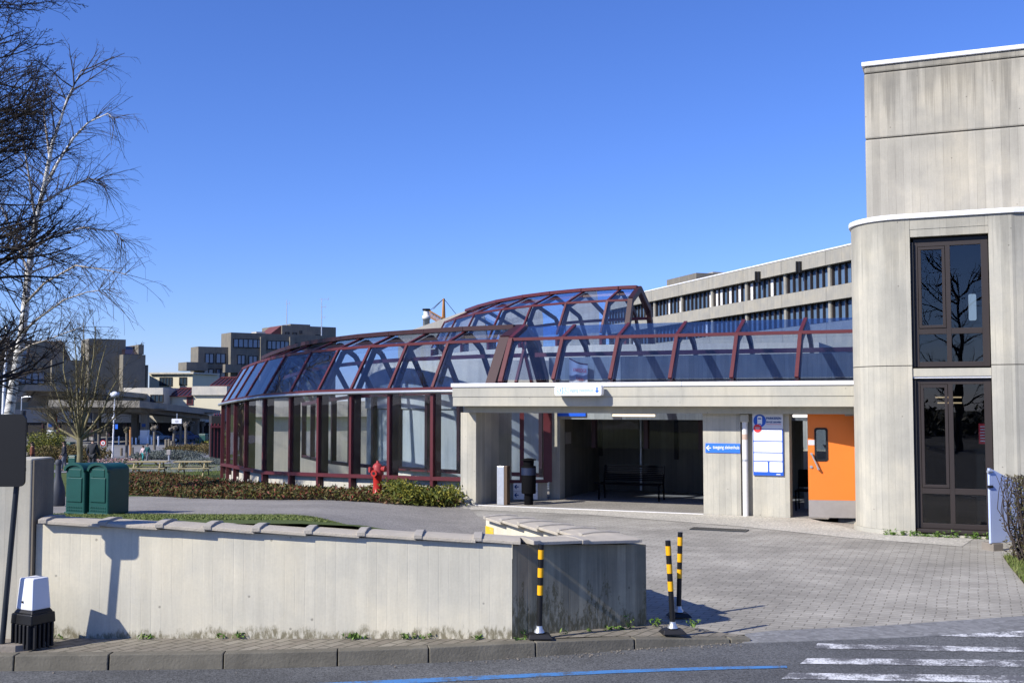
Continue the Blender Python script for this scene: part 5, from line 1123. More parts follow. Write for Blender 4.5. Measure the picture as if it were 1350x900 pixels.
# ------------------------------------------------------------------ trees
rnd = random.Random(11)
def rvec(): return Vector((rnd.uniform(-1, 1), rnd.uniform(-1, 1), rnd.uniform(-1, 1)))
def limb(mb, pts, r0, r1, n, mi=0):
    k = len(pts); mb.tube(pts, [lerp(r0, r1, i / (k - 1)) for i in range(k)], n, mi)
def grow(mbs, p, d, r, L, lvl, c):
    """one branch: bends by jitter + pull, carries children; mbs[min(lvl, len-1)] collects it"""
    k = max(3, int(L / c['seg'][min(lvl, 2)])); k = min(k, 9); pts = [p.copy()]; d = d.normalized(); st_ = L / k
    for i in range(k):
        d = (d + rvec() * c['jit'][min(lvl, 2)] + Vector((0, 0, c['pull'][min(lvl, 3)])) ).normalized(); pts.append(pts[-1] + d * st_)
    limb(mbs[min(lvl, len(mbs) - 1)], pts, r, max(c['rmin'], r * .35), (7, 5, 4, 3, 3)[min(lvl, 4)])
    if lvl >= c['levels']: return
    nc = c['kids'][min(lvl, len(c['kids']) - 1)]; nc = max(1, int(nc * rnd.uniform(.7, 1.3)))
    for j in range(nc):
        t = rnd.uniform(.22 if lvl else .3, 1.0); x = t * k; i = min(k - 1, int(x)); q = pts[i].lerp(pts[i + 1], x - i); ax = (pts[i + 1] - pts[i]).normalized()
        s = rvec(); s = (s - ax * s.dot(ax)).normalized(); a = R(rnd.uniform(*c['ang'])); dd = ax * math.cos(a) + s * math.sin(a)
        if 'flat' in c: dd.z *= c['flat']
        grow(mbs, q, dd, max(c['rmin'], r * lerp(.62, .35, t) * rnd.uniform(.7, 1)), L * rnd.uniform(*c['ratio']) * (1.15 - .5 * t), lvl + 1, c)
# birch
YB = 38.0; trunk = [P(4, 640, YB), P(8, 590, YB), P(12, 545, YB), P(22, 480, YB), P(30, 435, YB), P(37, 364, YB + .3), P(47, 293, YB + .3), P(57, 252, YB), P(69, 190, YB - .3), P(89, 130, YB - .3), P(108, 92, YB)]
trunk[0].z = HB(trunk[0].x, YB) - .1
bt = thing('birch_tree', 'white barked birch with bare drooping twigs left of the plaza', 'tree', trunk[0]); tm, lm, wm = MB(), MB(), MB()
tm.tube(trunk, [.20, .185, .17, .15, .135, .115, .095, .08, .06, .035, .012], 12)
lead = [[P(56, 254, YB), P(76, 215, YB + .4), P(97, 182, YB + .4), P(117, 161, YB + .2), P(142, 150, YB), P(152, 158, YB)], [P(33, 400, YB), P(60, 372, YB - 1), P(100, 350, YB - 1.4), P(140, 356, YB - 1.6), P(168, 362, YB - 1.8)], [P(28, 440, YB), P(50, 420, YB - 1), P(85, 395, YB - 1.8), P(115, 385, YB - 2), P(150, 380, YB - 2)],
        [P(41, 330, YB), P(70, 310, YB + .6), P(110, 300, YB + 1), P(150, 305, YB + 1.2), P(163, 318, YB + 1.2)], [P(38, 360, YB), P(22, 320, YB + .5), P(5, 280, YB + 1), P(-8, 250, YB + 1.2)], [P(47, 293, YB), P(38, 230, YB - .8), P(30, 180, YB - 1), P(36, 130, YB - 1)], [P(25, 465, YB), P(40, 455, YB - .8), P(70, 445, YB - 1), P(110, 430, YB - 1.2)],
        [P(52, 270, YB), P(85, 250, YB + .5), P(118, 235, YB + .8), P(135, 240, YB + .8)], [P(65, 205, YB), P(58, 150, YB + .5), P(60, 105, YB + .7)], [P(24, 470, YB), P(8, 450, YB + .5), P(-20, 425, YB + 1)]]
cfgb = dict(seg=(.5, .4, .35), jit=(.12, .15, .13), pull=(0, -.02, -.10, -.22), rmin=.0042, levels=3, kids=(7, 6, 3), ang=(25, 60), ratio=(.38, .6))
for i, l in enumerate(lead):
    k = len(l); limb(lm if i else tm, l, .05 if i else .06, .010, 6)
    for j in range(50):
        t = rnd.uniform(.12, 1); x = t * (k - 1); a = min(k - 2, int(x)); q = l[a].lerp(l[a + 1], x - a); ax = (l[a + 1] - l[a]).normalized(); s = rvec(); s = (s - ax * s.dot(ax)).normalized()
        grow([wm], q, ax * .8 + s * .8 + Vector((0, 0, .1)), .012, rnd.uniform(.7, 1.7), 2, cfgb)
for j in range(34):
    t = rnd.uniform(.42, 1); x = t * (len(trunk) - 1); a = min(len(trunk) - 2, int(x)); q = trunk[a].lerp(trunk[a + 1], x - a); s = rvec(); s.z = abs(s.z) * .6 + .3
    grow([lm, wm, wm, wm], q, s, .026, rnd.uniform(1.4, 2.8) * (1.2 - .5 * t), 1, cfgb)
tm.build('trunk', M['bark_birch'], bt); lm.build('limbs', M['bark_pale'], bt); wm.build('crown', M['bark_twig'], bt)
# dark tree whose trunk stands left of the picture
YD = 27.0; base = P(-100, 640, YD); base.z = HB(base.x, YD) - .1; dt = thing('bare_tree', 'large dark bare tree reaching into the picture from the left edge', 'tree', base); tm, wm = MB(), MB()
tr = [base, base + Vector((.1, 0, 3)), base + Vector((.25, .1, 6)), base + Vector((.2, .2, 9)), base + Vector((.4, .1, 12)), base + Vector((.3, 0, 14.5))]
tm.tube(tr, [.30, .25, .2, .15, .09, .03], 12)
cfgd = dict(seg=(.6, .45, .35), jit=(.1, .14, .15), pull=(.015, .03, .03, .02), rmin=.0055, levels=4, kids=(8, 8, 5, 3), ang=(22, 58), ratio=(.36, .58))
for j in range(96):
    t = rnd.uniform(.14, .99) if j % 3 else rnd.uniform(.3, .65); x = t * 5; a = min(4, int(x)); q = tr[a].lerp(tr[a + 1], x - a); th_ = rnd.uniform(-70, 70) if j % 3 else rnd.uniform(0, 360); s = Vector((math.cos(R(th_)), math.sin(R(th_)), rnd.uniform(.0, .45)))
    grow([tm, wm, wm, wm], q, s, .06 * (1.2 - t), rnd.uniform(2.3, 3.5) * (1.12 - .42 * t), 1, cfgd)
tm.build('trunk', M['bark_dark'], dt); wm.build('crown', M['bark_dark'], dt)
# small multi-stemmed tree
YM = 45.0; base = P(104, 620, YM); base.z = HB(base.x, YM) - .05; fork = P(105, 577, YM)
mt = thing('small_bare_tree', 'small mossy bare tree with many upright limbs behind the green bins', 'tree', base); tm, wm = MB(), MB(); tm.tube([base, base.lerp(fork, .6) + Vector((.03, 0, 0)), fork], [.14, .115, .125], 10)
cfgm = dict(seg=(.5, .4, .3), jit=(.10, .17, .22), pull=(.05, .06, .05, .04), rmin=.006, levels=4, kids=(6, 5, 4, 3), ang=(22, 50), ratio=(.38, .6))
for tx, ty, dy in ((70, 500, 0), (84, 455, .8), (98, 440, -.9), (110, 425, .5), (126, 430, -.4), (140, 455, .7), (155, 500, -.3), (62, 545, .6), (160, 540, .4), (118, 470, 1.2), (92, 500, -1.3)):
    e = P(tx, ty, YM + dy); m = fork.lerp(e, .5) + Vector(((e.x - fork.x) * .12, 0, -.1)); l = [fork - Vector((0, 0, .1)), fork.lerp(m, .5) + Vector(((e.x - fork.x) * .06, 0, 0)), m, m.lerp(e, .5) + rvec() * .08, e]; limb(tm, l, .062, .016, 7)
    for j in range(15):
        t = rnd.uniform(.2, 1); x = t * 4; a = min(3, int(x)); q = l[a].lerp(l[a + 1], x - a); ax = (l[a + 1] - l[a]).normalized(); s = rvec(); s = (s - ax * s.dot(ax)).normalized()
        grow([wm], q, ax + s * .75, .018 * (1.2 - .6 * t), rnd.uniform(.7, 1.5), 2, cfgm)
tm.build('trunk', M['bark_olive'], mt); wm.build('crown', M['twig_olive'], mt)
# trees across the road behind the viewer, mirrored in the windows
for (x, y, h, l) in ((-7.5, -16, 9, 'bare tree across the road seen mirrored in the stair tower windows'), (-3.0, -24, 10, 'second bare tree across the road, taller, mirrored in the lower window'), (-14, -20, 9, 'bare tree farther left across the road, mirrored in the gallery roof')):
    base = Vector((x, y, -.05)); t_ = thing('bare_tree', l, 'tree', base, 'bare trees across the road'); tm, wm = MB(), MB(); tm.tube([base, base + Vector((.1, 0, h * .3)), base + Vector((.2, .1, h * .6)), base + Vector((.1, 0, h * .95))], [.22, .17, .1, .02], 10)
    cf = dict(cfgd, levels=3, kids=(6, 6, 4))
    for j in range(24): q = base + Vector((.1, 0, h * rnd.uniform(.22, .9))); a = rnd.uniform(0, 6.28); grow([tm, wm, wm, wm], q, Vector((math.cos(a), math.sin(a), .55)), .055, rnd.uniform(1.8, 3.2), 1, cf)
    tm.build('trunk', M['bark_dark'], t_); wm.build('crown', M['bark_dark'], t_)
hg = MB()
for i in range(9000):
    p = Vector((rnd.uniform(-45, 25), -34 + rnd.uniform(-3, 3), 0)); p.z = rnd.uniform(0, 2.6 + 1.5 * math.sin(p.x * .5)); a, b_ = rvec() * .28, rvec() * .28; hg.add((p, p + a, p + a + b_, p + b_), ((0, 1, 2, 3),))
tag(hg.build('roadside_hedge', M['leaf_hedge'], None), 'dark roadside hedge across the road behind the viewer', 'hedge')
# ------------------------------------------------------------------ planting
def leaf(mb, p, s, up=.4):
    a = rvec().normalized(); n_ = (rvec() + Vector((0, 0, up))).normalized(); a = (a - n_ * a.dot(n_)).normalized() * s; b_ = n_.cross(a) * .6; mb.add((p - a - b_ * .3, p + b_ * .5 - a * .1, p + a, p - b_ * .7), ((0, 1, 2, 3),))
def inside(pt, poly):
    x, y = pt; c = False; j = len(poly) - 1
    for i in range(len(poly)):
        if (poly[i][1] > y) != (poly[j][1] > y) and x < (poly[j][0] - poly[i][0]) * (y - poly[i][1]) / (poly[j][1] - poly[i][1]) + poly[i][0]: c = not c
        j = i
    return c
def scatter(poly, n, hfun, per, size, mat, name, label, cat, rad=.16, stems=0, zf=None):
    mb = MB(); x0, x1 = min(p[0] for p in poly), max(p[0] for p in poly); y0, y1 = min(p[1] for p in poly), max(p[1] for p in poly); k = 0
    while k < n:
        p = (rnd.uniform(x0, x1), rnd.uniform(y0, y1))
        if not inside(p, poly): continue
        k += 1; z = (zf or HB)(*p); h = hfun(*p) * rnd.uniform(.7, 1.15)
        for i in range(per):
            t = rnd.random() ** .6; q = Vector((p[0] + rnd.gauss(0, rad), p[1] + rnd.gauss(0, rad), z + h * t)); leaf(mb, q, size * rnd.uniform(.6, 1.3))
        if stems and rnd.random() < stems: mb.tube([Vector((*p, z)), Vector((p[0] + rnd.uniform(-.1, .1), p[1] + rnd.uniform(-.1, .1), z + h * 1.1))], .004, 3)
    o = mb.build(name, mat, None); tag(o, label, cat, None, 'stuff'); return o
gp_ = lambda px, py: tuple(ground_px(px, py)[:2])
bedf = [gp_(130, 650), gp_(168, 652), gp_(250, 657), gp_(350, 663), gp_(450, 668.5), gp_(540, 674), gp_(588, 674), gp_(600, 668)]
bedb = [(E[n_][0] - normals(E)[n_].x * .35, E[n_][1] - normals(E)[n_].y * .35) for n_ in range(len(E) - 1, -1, -1)]
back = [(-1.35, 24.85), (-1.0, 25.3)] + bedb[1:] + [gp_(225, 629), gp_(130, 630)]
sheet('bed_soil', bedf + back, HB, M['soil'], bankxs, bankys, .02)
hf = lambda x, y: (.20 + .06 * math.sin(x * 2.1 + y) + .04 * math.sin(x * 5.3)) * (.35 if abs(x - y * -.1222) < .35 and 24.5 < y < 26.1 else 1)
scatter(bedf + back, 4600, hf, 15, .05, M['bed'], 'shrub_bed', 'low green and red tipped shrub bed in front of the glass gallery', 'shrubs', .17, .5)
br = [gp_(530, 672), gp_(588, 674), gp_(600, 668), (-1.35, 24.85), (-1.5, 25.3), (-3.3, 26.3)]
scatter(br, 420, lambda x, y: (.36 + .07 * math.sin(4 * x)) * (.3 if abs(x - y * -.1222) < .35 else 1), 16, .055, M['leaf_yellow'], 'shrub_bed', 'yellow green leafy shrubs beside the concrete fin wall', 'shrubs', .16, .4)
# lawn blades on the strip behind the coping
def blades(poly, n, h, mat, name, label, zf=HB):
    mb = MB(); x0, x1 = min(p[0] for p in poly), max(p[0] for p in poly); y0, y1 = min(p[1] for p in poly), max(p[1] for p in poly); k = 0
    while k < n:
        p = (rnd.uniform(x0, x1), rnd.uniform(y0, y1))
        if not inside(p, poly): continue
        k += 1; z = zf(*p); a = rnd.uniform(0, 6.28); w = .008; hh = h * rnd.uniform(.5, 1.2); d = Vector((math.cos(a) * w, math.sin(a) * w, 0)); b_ = Vector((*p, z)); mb.add((b_ - d, b_ + d, b_ + Vector((rnd.gauss(0, .02), rnd.gauss(0, .02), hh))), ((0, 1, 2),))
    return tag(mb.build(name, mat, None), label, 'grass', None, 'stuff')
blades([(-8, 13.0), (-1.0, 12.6), (-1.3, 13.9), (-2.25, 16.25), (-3.2, 17.7), (-6, 18.3), (-10, 18.5)], 21000, .024, M['grassblade'], 'grass', 'short green grass strip behind the retaining wall coping')
blades([gp_(160, 628), gp_(292, 627), gp_(300, 613), gp_(150, 613)], 9000, .12, M['grassblade'], 'grass', 'lawn around the wooden picnic tables')
# weeds at the foot of walls, gutter gravel
mb = MB()
def tuft(x, y, z, r, h, n):
    for i in range(n): a = rnd.uniform(0, 6.28); q = Vector((x + math.cos(a) * r * rnd.random(), y + math.sin(a) * r * rnd.random(), z + h * rnd.random())); leaf(mb, q, .022 * rnd.uniform(.6, 1.5))
for i in range(17): x = rnd.uniform(-4.3, -.02); tuft(x, 10.25, .142, rnd.uniform(.02, .08), rnd.uniform(.012, .045), rnd.randint(5, 22))
for i in range(8): t = rnd.random(); p = Vector((.02, 10.24)).lerp(Vector((1.36, 11.07)), t); tuft(p.x + .02, p.y - .03, kz(p.x), rnd.uniform(.02, .06), rnd.uniform(.015, .05), rnd.randint(5, 20))
for x, y, r, h, n in ((.12, 10.25, .05, .10, 24), (1.14, 10.85, .05, .13, 26), (1.42, 11.02, .08, .06, 34), (1.78, 10.98, .08, .06, 34)): tuft(x, y, .10, r, h, n)
tag(mb.build('weeds', M['leaf_green'], None), 'small green weeds along the foot of the low retaining wall', 'weeds', None, 'stuff')
mb = MB()
for i in range(40):
    a = rnd.uniform(-.5, 1.6); p = S.pt(a, -.06 - .05 * rnd.random(), .02); tuft(p.x, p.y, .03, rnd.uniform(.03, .10), rnd.uniform(.03, .12), rnd.randint(10, 34))
tag(mb.build('weeds', M['leaf_green'], None), 'small weeds along the foot of the stair tower', 'weeds', None, 'stuff')
mb = MB()
for i in range(700):
    dd = rnd.uniform(2, tot - .05); p = kpt(dd); k = rnd.random() ** 2.2 * .16; s_ = rnd.uniform(.003, .009)
    if rnd.random() > sstep(-1.5, .8, p.x) * .9 + .06: continue
    c = Vector((p.x + rnd.gauss(0, .01), p.y - .01 - k, .004 + s_ * .4)); q = [c + Vector((rnd.uniform(.5, 1) * s_ * sx, rnd.uniform(.5, 1) * s_ * sy, s_ * sz * .6)) for sz in (-1, 1) for sx, sy in ((-1, -1), (1, -1), (1, 1), (-1, 1))]; mb.hexa(q)
tag(mb.build('gutter_gravel', M['slabfoot'], None), 'loose gravel and grit lying in the gutter along the kerb', 'gravel', None, 'stuff')
# hedge at the right edge
b = G(1345, 745, .02); hd = thing('hedge', 'dense brown green clipped hedge at the right picture edge', 'hedge', b); x0 = G(1329, 738, .02).x; y0 = b.y - .3
mb, m2 = MB(), MB(); zt = P(1345, 627, b.y).z
for i in range(15000):
    p = Vector((x0 + rnd.random() ** 1.1 * 2.6, y0 + rnd.random() ** 1.3 * 1.0, .1 + rnd.random() * (zt - .12))); p.x += rnd.gauss(0, .03); leaf(mb, p, .028 * rnd.uniform(.6, 1.4))
for i in range(700):
    p = Vector((x0 + .06 + rnd.random() * 2.4, y0 + .06 + rnd.random() * .8, 0)); pts = [p]
    for k in range(5): pts.append(pts[-1] + Vector((rnd.gauss(0, .06), rnd.gauss(0, .06), (zt - .03) / 5)))
    limb(m2, pts, .010, .004, 4)
mb.build('foliage', M['leaf_hedge'], hd); m2.build('twigs', M['bark_twig'], hd)
vg = [G(1322, 733, .03)[:2], G(1330, 745, .03)[:2], G(1352, 772, .03)[:2], G(1450, 830, .03)[:2], G(1600, 830, .03)[:2], G(1600, 725, .03)[:2]]
sheet('verge', vg, lambda x, y: .034, M['soil'], [], []); blades(vg[:4] + [G(1450, 735, .03)[:2]], 5000, .07, M['grassblade'], 'grass', 'ragged grass verge under the hedge at the right edge', lambda x, y: .034)
# plaza planting
def mound(px0, px1, y0, y1, h, n, mat, name, label, size=.12, per=14, rad=.3):
    poly = [gp_(px0, y1), gp_((px0 + px1) / 2, y1 + .5), gp_(px1, y1), gp_(px1, y0), gp_(px0, y0)]; cx = sum(p[0] for p in poly) / 5; cy = sum(p[1] for p in poly) / 5; rx = max(p[0] for p in poly) - cx; ry = max(p[1] for p in poly) - cy
    return scatter(poly, n, lambda x, y: h * max(.35, 1 - .55 * (abs((x - cx) / rx)) ** 2.5 - .3 * (abs((y - cy) / max(ry, .1))) ** 2) , per, size, mat, name, label, 'shrubs', rad)
mound(178, 262, 602, 606, .75, 520, M['leaf_lav'], 'ground_cover', 'grey green lavender mounds behind the walking pair', .08, 20)
mound(236, 292, 611.5, 613, .55, 380, M['leaf_lav'], 'ground_cover', 'grey green ground cover beside the glass gallery corner', .07, 18)
mound(222, 296, 593, 600, .9, 420, M['leaf_brown'], 'ground_cover', 'brown heather mound below the far green bin')
mound(38, 138, 606, 610, 1.5, 520, M['leaf_brown'], 'ground_cover', 'long brown clipped hedge mass behind the small bare tree', .12)
mound(38, 82, 597, 601, 2.3, 420, M['leaf_yellow'], 'ground_cover', 'yellow flowering shrubs near the left drop-off')
mound(120, 182, 608.5, 611, .4, 260, M['leaf_flower'], 'ground_cover', 'pink and white flower bed beside the lamp post', .09)
mound(263, 300, 583, 585, .5, 120, M['leaf_yellow'], 'ground_cover', 'bright green strip of planting near the porch', .2)
# ------------------------------------------------------------------ plaza objects
def gbase(px, py): return ground_px(px, py)
def pole_top(b, px, py): return P(px, py, b.y)
# picnic tables
def picnic(p, L, label, ang):
    th = thing('picnic_table', label, 'picnic table', p, 'wooden picnic tables on the lawn'); f = Fac(p[:2], (math.cos(ang), math.sin(ang))); z = p.z
    for k in range(3):
        mb = MB(); f.box(mb, -L / 2, L / 2, -.36 + k * .25, -.36 + k * .25 + .23, z + .63, z + .67); mb.build('tabletop', M['wood'], th)
    for v in (-.78, .56): mb = MB(); f.box(mb, -L / 2, L / 2, v, v + .23, z + .36, z + .40); mb.build('seat', M['wood'], th)
    for a in (-L / 2 + .3, L / 2 - .3):
        mb = MB(); mb.bar(f.pt(a, -.72, z), f.pt(a, -.25, z + .63), .09, .05, f.e.to_3d()); mb.bar(f.pt(a, .72, z), f.pt(a, .25, z + .63), .09, .05, f.e.to_3d()); mb.bar(f.pt(a + .05, -.75, z + .33), f.pt(a + .05, .75, z + .33), .05, .09); mb.build('trestle', M['wood'], th)
        mb = MB(); mb.bar(f.pt(a, 0, z + .34), f.pt(a * .45, 0, z + .62), .06, .06); mb.build('brace', M['wood'], th)
p = gbase(196, 627); picnic(p, 1.75, 'pale wooden picnic table with benches, nearer the green bins', R(4)); p = gbase(255, 627); picnic(p, 1.7, 'pale wooden picnic table with benches, nearer the glass gallery', R(4))
# hydrant
b = at_Y(498, 25.9); hy = thing('hydrant', 'red pillar fire hydrant standing in the shrub bed', 'hydrant', b); k = b.y / 1450; Hh = P(498, 607, b.y).z - b.z; r = 6.2 * k
mb = MB(); mb.lathe([(r * 1.5, 0), (r * 1.5, .05), (r * 1.0, .07), (r * .92, Hh * .3), (r * .98, Hh * .6), (r * 1.05, Hh * .62)], b, 20); mb.build('barrel', M['red_paint'], hy)
mb = MB(); mb.lathe([(r * 1.25, Hh * .615), (r * 1.3, Hh * .66), (r * 1.15, Hh * .72), (r * 1.1, Hh * .82), (r * .95, Hh * .88), (r * .55, Hh * .93), (r * .28, Hh * .94), (r * .28, Hh * 1.0)], b, 20); mb.build('head', M['red_faded'], hy)
for (dx, dy, z, s) in ((1, -.45, .78, 1.0), (-1, -.5, .76, 1.0), (-.35, -1, .67, 1.15)):
    d = Vector((dx, dy, 0)).normalized(); c = b + Vector((0, 0, Hh * z)); mb = MB(); mb.tube([c + d * r * .6, c + d * r * 1.55, c + d * r * 1.56, c + d * r * 1.9], [r * .5 * s, r * .5 * s, r * .62 * s, r * .62 * s], 12); o = mb.build('outlet', M['red_faded'] if z > .7 else M['red_paint'], hy)
    if z < .7: mb = MB(); mb.tube([c + d * r * 1.88, c + d * r * 1.93], r * .35, 12); mb.build('opening', M['black'], o)
# lamps
def street_lamp(px, pyb, pyt, label, Y=None, r=.07, kind='dome'):
    b = gbase(px - 2, pyb) if Y is None else at_Y(px, Y); t = P(px + 1.5, pyt, b.y); th = thing('street_lamp', label, 'street lamp', b)
    mb = MB(); mb.tube([b, b.lerp(t, .5), t], [r * 1.2, r, r * .7], 10); mb.build('pole', M['galv'] if kind != 'dome' else M['plastic_white'], th)
    mb = MB()
    if kind == 'dome': mb.lathe([(.06, -.25), (.32, -.2), (.42, -.02), (.35, .15), (.15, .25), (.02, .28)], t, 16); mb.build('lamp_head', M['plastic_white'], th)
    else: mb.tube([t, t + Vector((.5, 0, .1)), t + Vector((1.2, -.1, .1))], [.07, .09, .05], 8); mb.build('lamp_arm', M['galv'], th)
    return th, b
th, b = street_lamp(150, 608.5, 520, 'white lamp post with dome head and small blue sign beside the small tree')
q = P(152.5, 562, b.y); mb = MB(); mb.box((q.x + .1, b.y - .08, q.z), (.22, .03, .42)); mb.build('blue_sign', M['blue'], th); mb = MB(); mb.box((q.x - .15, b.y - .09, q.z + .75), (.3, .03, .25)); mb.build('white_plate', M['sign_white'], th)
street_lamp(27, 590, 524, 'grey lamp post with a short arm far behind the birch trunk', 128, .07, 'arm')
b = at_Y(2, 70.0); fp = thing('flag_pole', 'tall thin white pole at the left edge beside the birch', 'pole', b); mb = MB(); mb.tube([b, P(5, 520, 70), P(10, 437, 70)], [.11, .10, .08], 10); mb.build('shaft', M['plastic_white'], fp); mb = MB(); mb.lathe([(.05, -.05), (.16, .05), (.18, .25), (.03, .35)], P(10, 437, 70), 10); mb.build('cap', M['galv'], fp)
# pollarded trees
pol = [(130, 568, 604, 'thick pollarded trunk just right of the round red sign pole, nearest the grass'), (141, 563, 589, 'pollarded trunk behind the round red bordered sign'), (166.7, 565, 603, 'pollarded trunk immediately left of the orange brown post'), (203.6, 562, 593, 'pollarded trunk in front of the light blue car'), (229.6, 563, 592, 'pollarded trunk just right of the light blue car bonnet'),
       (237.7, 558, 585, 'slim pollarded trunk, left of the close trio by the canopy'), (244.7, 558, 592, 'pollarded trunk, middle and nearest of the close trio'), (252, 556, 582, 'pollarded trunk, right of the close trio by the canopy'), (266.7, 556, 580, 'pale pollarded trunk rising behind the far green bin'), (123.5, 562, 582, 'pollarded trunk directly behind the man in the dark jacket'), (115.5, 563, 582, 'thin pollarded trunk left behind the head of the man in the dark jacket')]
def pollard(px, pyt, pyb, label):
    b = gbase(px, pyb); t = P(px + .3, pyt + 3, b.y); th = thing('pollarded_tree', label, 'tree', b, 'pollarded trees on the plaza'); mb = MB(); r = .13 if px < 170 else .15; mb.tube([b - Vector((0, 0, .1)), b.lerp(t, .5) + Vector((rnd.gauss(0, .03), 0, 0)), t], [r * 1.1, r, r * .95], 8); mb.build('trunk', M['wood_grey'], th)
    mb = MB()
    for i in range(9): c = t + Vector((rnd.gauss(0, .14), rnd.gauss(0, .12), rnd.uniform(-.1, .3))); s = rnd.uniform(.12, .22); mb.lathe([(s * .3, -s), (s * .9, -s * .4), (s, .1 * s), (s * .7, s * .7), (s * .2, s)], c, 7)
    for i in range(18): a = rnd.uniform(0, 6.28); mb.tube([t, t + Vector((math.cos(a) * .25, math.sin(a) * .25, .25)), t + Vector((math.cos(a) * .42, math.sin(a) * .4, rnd.uniform(.2, .6)))], [.03, .02, .01], 3)
    mb.build('crown', M['twig_olive'] if px < 200 else M['wood_grey'], th)
for a in pol: pollard(*a)
# posts, bollards
def post(px, pyt, pyb, label, w, mat, name='wooden_bollard', cat='bollard', group='wooden bollards', h=None):
    b = gbase(px, pyb); t = P(px, pyt, b.y); th = thing(name, label, cat, b, group); mb = MB(); mb.tube([b - Vector((0, 0, .1)), t - Vector((0, 0, .05)), t], [w, w, w * .8], 8); mb.build('shaft', M[mat], th); mb = MB(); mb.lathe([(w * 1.02, -.16), (w * 1.06, -.15), (w * 1.06, -.10), (w * 1.02, -.09)], t, 8); mb.build('top_band', M[mat], th)
for px, t, b_, l in ((160, 590, 601, 'round wooden bollard between the lamp post and the left pollards'), (144.7, 593, 602.5, 'reddish wooden bollard just left of the white lamp post'), (219, 579, 592, 'grey wooden bollard, leftmost of three behind the walking pair'), (223, 578.5, 592, 'grey wooden bollard, middle of three behind the walking pair'), (226.7, 581, 593, 'grey wooden bollard, right of three behind the walking pair'), (242, 577, 583, 'short wooden bollard below the close pollard trio'), (258.7, 577, 583, 'short wooden bollard left of the far green bin'), (174.5, 589, 600, 'dark wooden bollard beside the orange brown post')):
    post(px, t, b_, l, .14 if b_ > 595 else .17, 'wood_grey')
for px, t, b_, l in ((156.7, 574.5, 586, 'thin pale metal post left of the white based column'), (174, 576, 586, 'thin pale metal post behind the orange brown post'), (179.3, 576.5, 586, 'thin pale metal post just left of the white based column'), (195, 574, 586, 'thin pale metal post just right of the white based column'), (199.7, 575, 586, 'thin pale metal post at the light blue car rear wheel'), (208.7, 575, 588, 'thin pale metal post in front of the light blue car door')):
    post(px, t, b_, l, .10, 'galv', 'metal_post', 'post', 'thin metal posts along the drop-off')
for px, t, b_, l in ((172, 563, 601, 'tall orange brown post standing among the pollards'),): post(px, t, b_, l, .11, 'crane', 'brown_post', 'post', None)
for px, t, b_, l in ((65, 543, 585, 'tall maroon post, left of two under the left canopy'), (73.5, 547, 585, 'maroon post, right of two under the left canopy')): post(px, t, b_, l, .20, 'red_paint', 'red_post', 'post', 'maroon posts under the canopy')
# grey box on a post
b = gbase(222.7, 609); th = thing('ticket_post', 'grey post with a small box head behind the picnic tables', 'post', b); mb = MB(); mb.tube([b, P(222.7, 599, b.y)], .09, 8); mb.build('post', M['galv'], th); mb = MB(); q = P(222.7, 596, b.y); mb.box(q, (.34, .25, .45)); mb.build('box_head', M['steel'], th, .03)
# round sign
b = gbase(136.3, 604); th = thing('round_sign', 'round white traffic sign with red border on a thin pole', 'traffic sign', b); c = P(136.3, 583.6, b.y); R1 = 3.8 * b.y / 1450; mb = MB(); mb.tube([b, c], .04, 8); mb.build('pole', M['galv'], th)
def disc(c, r, y0, y1, mat, nm, th):
    mb = MB(); k = 24; mb.add([c + Vector((r * math.cos(2 * math.pi * i / k), y0, r * math.sin(2 * math.pi * i / k))) for i in range(k)] + [c + Vector((r * math.cos(2 * math.pi * i / k), y1, r * math.sin(2 * math.pi * i / k))) for i in range(k)], [tuple(range(k)), tuple(range(k, 2 * k))[::-1]] + [(i, k + i, k + (i + 1) % k, (i + 1) % k) for i in range(k)]); return mb.build(nm, M[mat], th)
disc(c, R1, -.08, -.05, 'red_paint', 'red_border', th); disc(c, R1 * .68, -.095, -.081, 'sign_white', 'white_face', th); mb = MB(); mb.box(c + Vector((0, -.1, 0)), (.08, .01, .2)); mb.box(c + Vector((.0, -.101, -.02)), (.17, .008, .05)); mb.build('numeral', M['black'], th)
# white sign plate under canopy
c = P(233, 555, 128); b = Vector((c.x, 128, -2.9)); th = thing('white_sign', 'white rectangular sign with grey symbol hanging below the lower canopy', 'sign', b); mb = MB(); mb.box(c, (1.15, .08, .55)); mb.build('panel', M['sign_white'], th, .02); mb = MB(); mb.box(c + Vector((0, -.05, 0)), (.35, .02, .25)); mb.build('symbol', M['ink'], th); mb = MB(); mb.bar(c + Vector((0, .05, .2)), Vector((c.x, 128.05, 1.0)), .06, .06); mb.build('hanger', M['galv'], th)
# far bins
def farbin(px0, px1, y0, y1, label):
    b = gbase((px0 + px1) / 2, y1); k = b.y / 1450; w, h = (px1 - px0) * k, (y1 - y0) * k; th = thing('waste_bin', label, 'bin', b, 'green bins on the plaza'); mb = MB(); mb.box(b + Vector((0, 0, h * .44)), (w, w * .8, h * .88), R(-15)); mb.build('body', M['green_bin'], th, .05); mb = MB(); mb.box(b + Vector((0, 0, h * .93)), (w * 1.05, w * .86, h * .13), R(-15)); mb.build('lid', M['green_bin'], th, .04)
farbin(91.5, 102, 600, 617.5, 'green bin half hidden behind the dark haired woman'); farbin(84, 97, 582.5, 590, 'distant green bin above the brown hedge'); farbin(263.5, 273, 571.5, 585, 'tall green bin near the porch beside the glass gallery')
